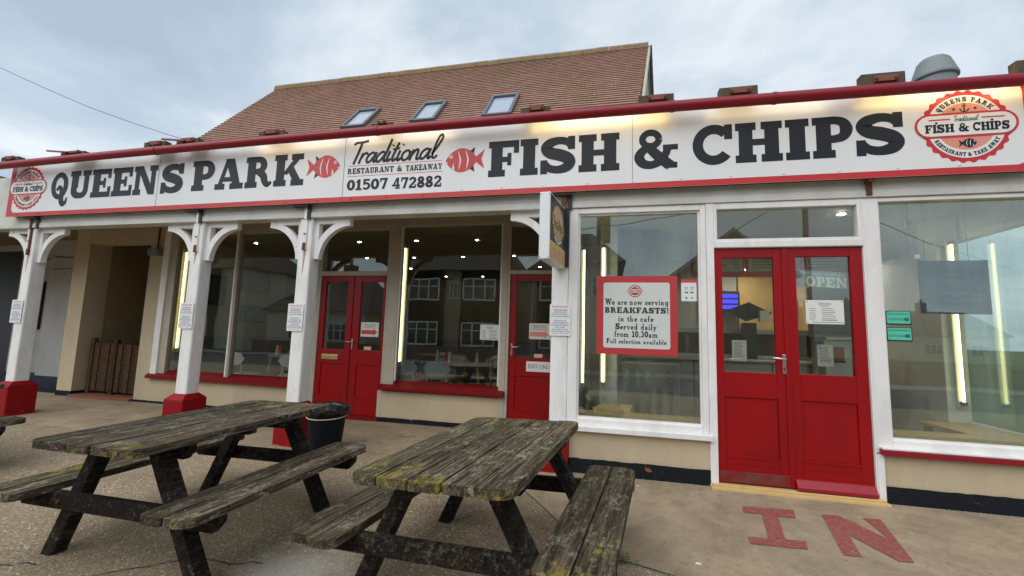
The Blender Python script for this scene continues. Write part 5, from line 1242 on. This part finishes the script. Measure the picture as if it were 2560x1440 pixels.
def ctable(x, y, lab):
    r_ = thing('cafe_table', (x, y, .03), lab, 'table', 'cafe tables')
    P('table_top', MB().lathe([(.36, .715), (.375, .725), (.375, .74), (.36, .745)], (x, y, .03), 28, 1.5, 1), 'tabletop', r_)
    for sx in (-1, 1):
        for sy in (-1, 1): P('leg', MB().tube([(x+sx*.36, y+sy*.22, .745), (x+sx*.44, y+sy*.27, .03)], [.024, .018], 8), 'beech', r_)
    return r_
ctable(-6.35, 2.45, 'pale cafe table in the left cafe window'); ctable(-3.3, 2.42, 'pale cafe table in the centre cafe window'); ctable(-4.6, 4.9, 'pale cafe table at the back of the cafe')
for (x, y, lab) in ((-6.62, 2.25, 'white shaker on the left window table'), (-3.40, 2.20, 'white shaker nearest the glass on the centre window table'), (-3.02, 2.42, 'second white shaker on the centre window table'), (-3.75, 2.55, 'third white shaker at the back of the centre window table')):
    tag(MB().lathe([(.03, 0), (.034, .03), (.026, .09), (.018, .12), (.022, .14), (.020, .165), (.008, .175)], (x, y, .775), 14).build('shaker', M['chairwhite'], smooth=True), lab, 'shaker', 'shakers on the cafe tables')
for (x, y, lab) in ((-6.75, 2.45, 'menu card stand on the left window table'), (-3.55, 2.5, 'menu card stand on the centre window table')):
    r_ = thing('menu_stand', (x, y, .775), lab, 'menu'); P('card', MB().box(x-.05, x+.05, y, y+.006, .78, .93), 'posterred', r_); P('foot', MB().box(x-.05, x+.05, y-.03, y+.036, .775, .782), 'beech', r_)
# handrail inside the centre window
hr = MB().tube([(-2.62, 1.85, .03), (-2.62, 1.85, .86), (-2.58, 1.85, .92), (-2.50, 1.88, .935), (-1.6, 2.05, .95)], .022, 10).build('handrail', M['steel'], smooth=True); tag(hr, 'steel handrail inside the centre cafe window', 'handrail')
# pictures on the cafe walls
for (y0, y1, z0, z1, mt, lab) in ((2.94, 3.65, 1.98, 2.40, 'poster1', 'dark coastal picture on the side wall in the left cafe window'), (2.21, 2.56, 1.64, 2.20, 'poster1', 'small blue poster on the side wall beside the strip light'), (2.96, 3.62, 1.34, 1.69, 'poster2', 'grey picture below the coastal picture in the cafe'), (4.15, 5.1, 1.9, 2.45, 'poster1', 'dark blue picture deep on the cafe side wall')):
    r_ = thing('picture', (-8.18, (y0+y1)/2, z0), lab, 'picture'); P('frame', MB().box(-8.195, -8.165, y0, y1, z0, z1), 'darkbox', r_); P('print', MB().box(-8.1648, -8.160, y0+.03, y1-.03, z0+.03, z1-.03), mt, r_)
# ceiling spots, every one a fitting of its own
sp = [(-4.18, 2.42), (-3.11, 2.46), (-5.27, 2.42), (-7.36, 2.34), (-4.97, 3.98), (-3.88, 3.95), (-6.06, 3.96), (-2.8, 3.89), (-5.74, 5.41), (-2.51, 5.29), (-5.39, 6.85), (-4.33, 6.86), (-3.3, 6.86)]
spn = ['front', 'second', 'third', 'back']
r0_ = None
for i, (x, y) in enumerate(sp):
    if r0_ is None:
        r0_ = thing('ceiling_spot', (0,0,0), '', 'spotlight'); P('rim', MB().lathe([(.052, -.004), (.052, 0)], (0,0,0), 14), 'printwhite', r0_); P('lamp', MB().lathe([(.024, -.008), (.030, -.0045)], (0,0,0), 12), 'spot', r0_); o = r0_
    else: o = copy_tree(r0_)
    o.location = (x, y, 2.80); row = 0 if y < 3 else 1 if y < 4.5 else 2 if y < 6 else 3
    left = sum(1 for q in sp if abs(q[1]-y) < .4 and q[0] < x)
    tag(o, 'recessed ceiling spotlight in the cafe, %s row from the glass, number %s from the left' % (spn[row], ['one', 'two', 'three', 'four', 'five', 'six'][left]), 'spotlight', 'cafe ceiling spotlights')
for (x, y, z, lab) in ((1.40, .76, 2.60, 'recessed ceiling spotlight seen through the fanlight'), (1.08, 2.95, 2.36, 'recessed ceiling spotlight seen through the left main door'), (2.45, 2.75, 2.36, 'recessed ceiling spotlight in the right window')):
    o = copy_tree(r0_); o.location = (x, y, z)
    for c_ in o.children:
        if c_.name.startswith('lamp'): c_.data = c_.data.copy(); c_.data.materials[0] = M['spot2']
    tag(o, lab, 'spotlight', 'takeaway ceiling spotlights')
# vertical strip lights
def strip(x, y, z0, z1, lab, side=False):
    r_ = thing('strip_light', (x, y, z0), lab, 'strip light', 'vertical strip lights in the windows')
    P('tube', MB().tube([(x, y, z0), (x, y, z1)], .0125, 10), 'tubelamp', r_, smooth=True)
    if side: P('batten', MB().box(x-.07, x-.024, y-.03, y+.03, z0-.06, z1+.06), 'intwhite', r_)
    else: P('batten', MB().box(x-.03, x+.03, y+.024, y+.05, z0-.06, z1+.06), 'intwhite', r_)
    P('end_cap', MB().box(x-.02, x+.02, y-.02, y+.0235, z1, z1+.035), 'greybox', r_); P('end_cap', MB().box(x-.02, x+.02, y-.02, y+.0235, z0-.035, z0), 'greybox', r_)
strip(-3.865, YC+.18, .82, 2.46, 'vertical warm strip light at the left of the centre cafe window')
strip(-7.86, YC+.20, .87, 2.46, 'vertical warm strip light at the left of the left cafe window')
strip(-1.02, .86, .74, 2.30, 'vertical warm strip light behind the breakfasts poster, right tube')
strip(-1.225, .48, .76, 2.20, 'added warm strip light standing in for the reflection of the right tube, behind the breakfasts poster', True)  # extra lamp added in place of the right tube's mirror image
strip(2.46, .96, .72, 2.30, 'vertical warm strip light behind the coffee board')
# ---- inside the takeaway
ct = thing('serving_counter', (.8, 2.2, .02), 'long stainless steel serving counter behind the main doors', 'counter')
P('front', MB().box(-.75, 2.3, 2.0, 2.7, .02, .98), 'steel', ct, bevel=.01); P('top', MB().box(-.80, 2.3, 1.92, 2.75, .981, 1.02), 'steel', ct, bevel=.008)
P('kick', MB().box(-.75, 2.3, 1.985, 1.999, .02, .13), 'darkbox', ct); P('seam', MB().box(.15, .158, 1.990, 1.999, .14, .97).box(1.1, 1.108, 1.990, 1.999, .14, .97), 'darkbox', ct)
hc = thing('hot_cabinet', (.7, 2.5, 1.02), 'steel and glass hot food cabinet on the serving counter', 'cabinet')
P('case', MB().box(-.3, 1.9, 2.35, 2.74, 1.021, 1.06).box(-.3, 1.9, 2.35, 2.74, 1.36, 1.42).box(-.3, -.26, 2.35, 2.74, 1.06, 1.36).box(1.86, 1.9, 2.35, 2.74, 1.06, 1.36), 'steel', hc); P('heat_lamp', MB().tube([(1.42, 2.5, 1.13), (1.56, 2.5, 1.13)], .014, 8), 'warmer', hc)
P('back', MB().box(-.26, 1.86, 2.70, 2.735, 1.06, 1.36), 'brownwall', hc)
for k, (x0, x1) in enumerate(((.18, .80), (.87, 1.49), (1.56, 2.18))):
    r_ = thing('menu_board', ((x0+x1)/2, 2.05, 2.16), ['red framed menu board hanging over the counter, left', 'red framed menu board hanging over the counter, middle', 'red framed menu board hanging over the counter, right'][k], 'menu board', 'menu boards over the counter')
    P('frame', MB().box(x0-.03, x1+.03, 2.06, 2.09, 2.12, 2.60), 'posterred', r_); P('face', MB().box(x0, x1, 2.05, 2.0595, 2.19, 2.58), 'menu', r_)
    f = Flat((x0, 2.0495, 2.19)); f.lines(.05, .42, [.05+.04*i for i in range(8)], .012, .0005, .4); f.lines(.5, .6, [.05+.04*i for i in range(8)], .012, .0005, .2); f.build('print', M['printgrey'], r_)
P('ceiling_drop', MB().box(-1.29, 2.6, 2.10, 3.54, 2.36, 2.595), 'intwhite')
P('inside_wall', MB().box(1.10, 2.6, 3.42, 3.54, .9, 2.35), 'newwood')
tl = thing('till', (.86, 2.15, 1.02), 'black till screen on the counter behind the left main door', 'till')
P('base', MB().box(.80, .95, 2.05, 2.22, 1.021, 1.50), 'darkbox', tl); P('screen', MB().prism([(-.28, .30), (.02, .42), (.30, .27), (-.02, .16)], (.86, 2.1, 1.36), (1,0,0), (0,0,1), (0,.03,0)), 'darkbox', tl); P('card_reader', MB().box(.98, 1.09, 2.0, 2.08, 1.52, 1.66), 'paper', tl)
bs = thing('blue_screen', (.95, 3.3, 1.75), 'glowing blue screen at the back of the takeaway', 'screen'); P('case', MB().box(.70, 1.09, 3.32, 3.36, 1.72, 2.06), 'darkbox', bs)
for k in range(3): P('screen_line', MB().box(.73, 1.06, 3.314, 3.3195, 1.77+k*.09, 1.83+k*.09), 'bluelamp', bs)
fr_ = thing('fryer_range', (1.9, 2.1, .02), 'dark steel fryer cabinet behind the right window', 'fryer'); P('body', MB().box(1.52, 2.10, 1.55, 1.915, .02, 1.30), 'steel', fr_, bevel=.01); P('hob', MB().box(1.52, 2.12, 1.50, 1.91, 1.301, 1.33), 'steel', fr_); P('tall_panel', MB().box(1.50, 2.14, 1.75, 1.91, 1.331, 1.95), 'greybox', fr_); P('door_gap', MB().box(1.80, 1.81, 1.544, 1.549, .1, 1.2), 'darkbox', fr_)
cn = thing('leaflet_holder', (1.62, 1.52, 1.05), 'small orange and grey leaflet box by the fryer', 'box'); P('box', MB().box(1.56, 1.68, 1.46, 1.5, 1.06, 1.22), 'terracotta', cn); P('foot', MB().box(1.56, 1.68, 1.44, 1.499, 1.04, 1.0595), 'darkbox', cn)
r_, F, W_, H_ = sheet('wall_notice', 1.62, 1.95, 1.55, 1.95, 3.40, 'red edged notice on the wall behind the counter', 'notice', 'posterred'); f = F.at(); f.rect(.02, .02, W_-.02, H_-.02, .0004); f.build('notice_face', M['menu'], r_)
hd = thing('extractor_hood', (-.1, 2.9, 1.7), 'dark extractor hood and fryer stack seen behind the breakfasts poster', 'hood'); P('hood', MB().box(-.86, -.35, 1.25, 1.9, 1.55, 2.59), 'greybox', hd); P('range', MB().box(-.80, -.10, 1.5, 1.95, .03, .95), 'steel', hd, bevel=.01)
for k in range(5): P('range_rib', MB().box(-.76+k*.13, -.70+k*.13, 1.488, 1.4995, .08, .85), 'chrome', hd)
bo = thing('cardboard_box', (-.9, .55, .51), 'open brown cardboard box on the window ledge below the poster', 'box')
P('carton', MB().prism([(0, 0), (.36, -.02), (.40, .30), (.10, .34)], (-1.10, .32, .49), (1,0,0), (0,1,0), (0,0,.05)), 'newwood', bo)

# ================================================================== the street mirrored in the glass
def house(x0, x1, y0, y1, wall, lab, bays, eave=5.2, ridge=7.6, chim=()):
    z0 = -.35; r_ = thing('house', ((x0+x1)/2, (y0+y1)/2, z0), lab, 'house', 'houses across the road'); ym = (y0+y1)/2
    P('wall', MB().box(x0, x1, y0, y1, z0, eave), wall, r_)
    g = MB(); e_ = .35; T = [(x0-e_, y1+e_, eave-.15), (x1+e_, y1+e_, eave-.15), (x1-1.5, ym, ridge), (x0+1.5, ym, ridge), (x0-e_, y0-e_, eave-.15), (x1+e_, y0-e_, eave-.15)]
    g.v = T; g.f = [(0,1,2,3), (5,4,3,2), (4,0,3), (1,5,2)]; rf = P('roof', g, 'roofdark', r_, fix=False)
    for cx in chim: P('chimney', MB().box(cx-.4, cx+.4, ym-.35, ym+.35, ridge-.6, ridge+1.1).lathe([(.12, ridge+1.1), (.14, ridge+1.5)], (cx, ym, 0), 10), 'brick', rf)
    for (bx, bw, zb, zt_, bay) in bays:
        if bay: P('bay', MB().box(bx-bw/2-.15, bx+bw/2+.15, y1, y1+.55, z0, eave-.2), 'render', r_); yy = y1+.55
        else: yy = y1
        wf = P('window', MB().box(bx-bw/2, bx-bw/2+.08, yy, yy+.06, zb, zt_).box(bx+bw/2-.08, bx+bw/2, yy, yy+.06, zb, zt_).box(bx-bw/2+.08, bx+bw/2-.08, yy, yy+.06, zt_-.08, zt_).box(bx-bw/2+.08, bx+bw/2-.08, yy, yy+.06, zb, zb+.09).box(bx-.04-bw/6, bx+.04-bw/6, yy, yy+.06, zb+.09, zt_-.08).box(bx-.04+bw/6, bx+.04+bw/6, yy, yy+.06, zb+.09, zt_-.08).box(bx-bw/2+.08, bx+bw/2-.08, yy+.001, yy+.05, zt_-.50, zt_-.44), 'upvc', r_)
        P('pane', MB().box(bx-bw/2+.08, bx+bw/2-.08, yy+.005, yy+.02, zb+.09, zt_-.08), 'houseglass', wf)
house(-13.8, -6.6, -24.5, -17.9, 'tan', 'two storey house with cream bays across the road, mirrored in the centre cafe window', [(-12.0, 2.0, .5, 1.9, True), (-12.0, 2.0, 3.2, 4.5, True), (-8.5, 2.0, .5, 1.9, True), (-8.5, 2.0, 3.2, 4.5, True), (-10.2, .8, 3.3, 4.4, False)], chim=(-10.2,))
house(-5.4, -.6, -24.5, -17.9, 'tan', 'two storey house across the road, right of the cream-bayed one', [(-3.9, 2.0, .5, 1.9, True), (-3.9, 2.0, 3.2, 4.5, True), (-1.5, .9, 3.3, 4.4, False)], 5.2, 7.4, (-1.4,))
house(-37, -26, -25, -18.5, 'render', 'white rendered two storey house across the road, mirrored in the left cafe window', [(-34.5, 1.6, .5, 1.8, False), (-29.5, 2.0, .5, 1.9, True), (-34.5, 1.6, 3.3, 4.5, False), (-29.5, 2.0, 3.2, 4.5, True)], 5.6, 8.0, (-31,))
house(-24, -16.5, -25, -18.5, 'render', 'pale bungalow across the road, mirrored at the left', [(-21.5, 1.6, .5, 1.7, False), (-18.5, 1.6, .5, 1.7, False)], 2.6, 5.0, (-20,))
house(20, 30, -62, -54, 'render', 'bungalow with chimney across the road, mirrored in the right window', [(22.5, 1.8, .5, 1.7, False), (27, 1.8, .5, 1.7, False)], 2.8, 5.8, (22, 28))
house(33, 43, -64, -56, 'render', 'second bungalow further along, mirrored in the right window', [(35.5, 1.8, .5, 1.7, False), (40, 1.8, .5, 1.7, False)], 2.8, 5.6, (37,))
# gabled bungalow facing the shop
gb = thing('gabled_house', (5.05, -22, -.35), 'house with a street-facing gable, mirrored in the fanlight over the main doors', 'house', 'houses across the road')
P('wall', MB().box(2.6, 7.5, -26, -19.2, -.35, 4.9).prism([(2.6, 4.9), (7.5, 4.9), (5.05, 6.75)], (0, -19.25, 0), (1,0,0), (0,0,1), (0, -6.7, 0)), 'tan', gb)
g = MB(); g.bar((2.1, -22.5, 4.50), (5.1, -22.5, 6.95), 7.4, .14, (0, 0, 1)); g.bar((8.0, -22.5, 4.50), (5.0, -22.5, 6.95), 7.4, .14, (0, 0, 1)); P('roof', g, 'roofdark', gb)
P('bargeboard', MB().bar((2.1, -18.77, 4.45), (5.05, -18.77, 6.88), .05, .24, (0,1,0)).bar((8.0, -18.77, 4.45), (5.05, -18.77, 6.88), .05, .24, (0,1,0)), 'upvc', gb)
# telegraph pole with wires and low front walls
tp = thing('telegraph_pole', (7.1, -15.9, -.35), 'timber telegraph pole with wires across the road, mirrored in the fanlight', 'pole'); P('pole', MB().tube([(7.1, -15.9, -.4), (7.1, -15.9, 8.0)], [.15, .11], 10), 'blocktimber', tp)
P('wire', MB().tube([(7.1, -15.9, 7.8), (0, -16.5, 6.7), (-10, -17, 6.0)], .02, 4).tube([(7.1, -15.9, 7.8), (3.6, -18, 5.8)], .02, 4).tube([(7.1, -15.9, 7.8), (14, -20, 6.2), (20, -24, 5.6)], .02, 4).tube([(7.1, -15.9, 7.9), (-2, -14, 7.4), (-12, -11, 7.0)], .02, 4), 'steeldark', tp)
for k, (a, b) in enumerate(((-24, -6), (-5, 7), (8, 26))):
    tag(MB().box(a, b, -17.5, -17.3, -.35, .45).build('garden_wall', M['brick']), ['low brick garden wall before the two storey houses', 'low brick garden wall before the gabled house', 'low brick garden wall before the right-hand bungalows'][k], 'wall')
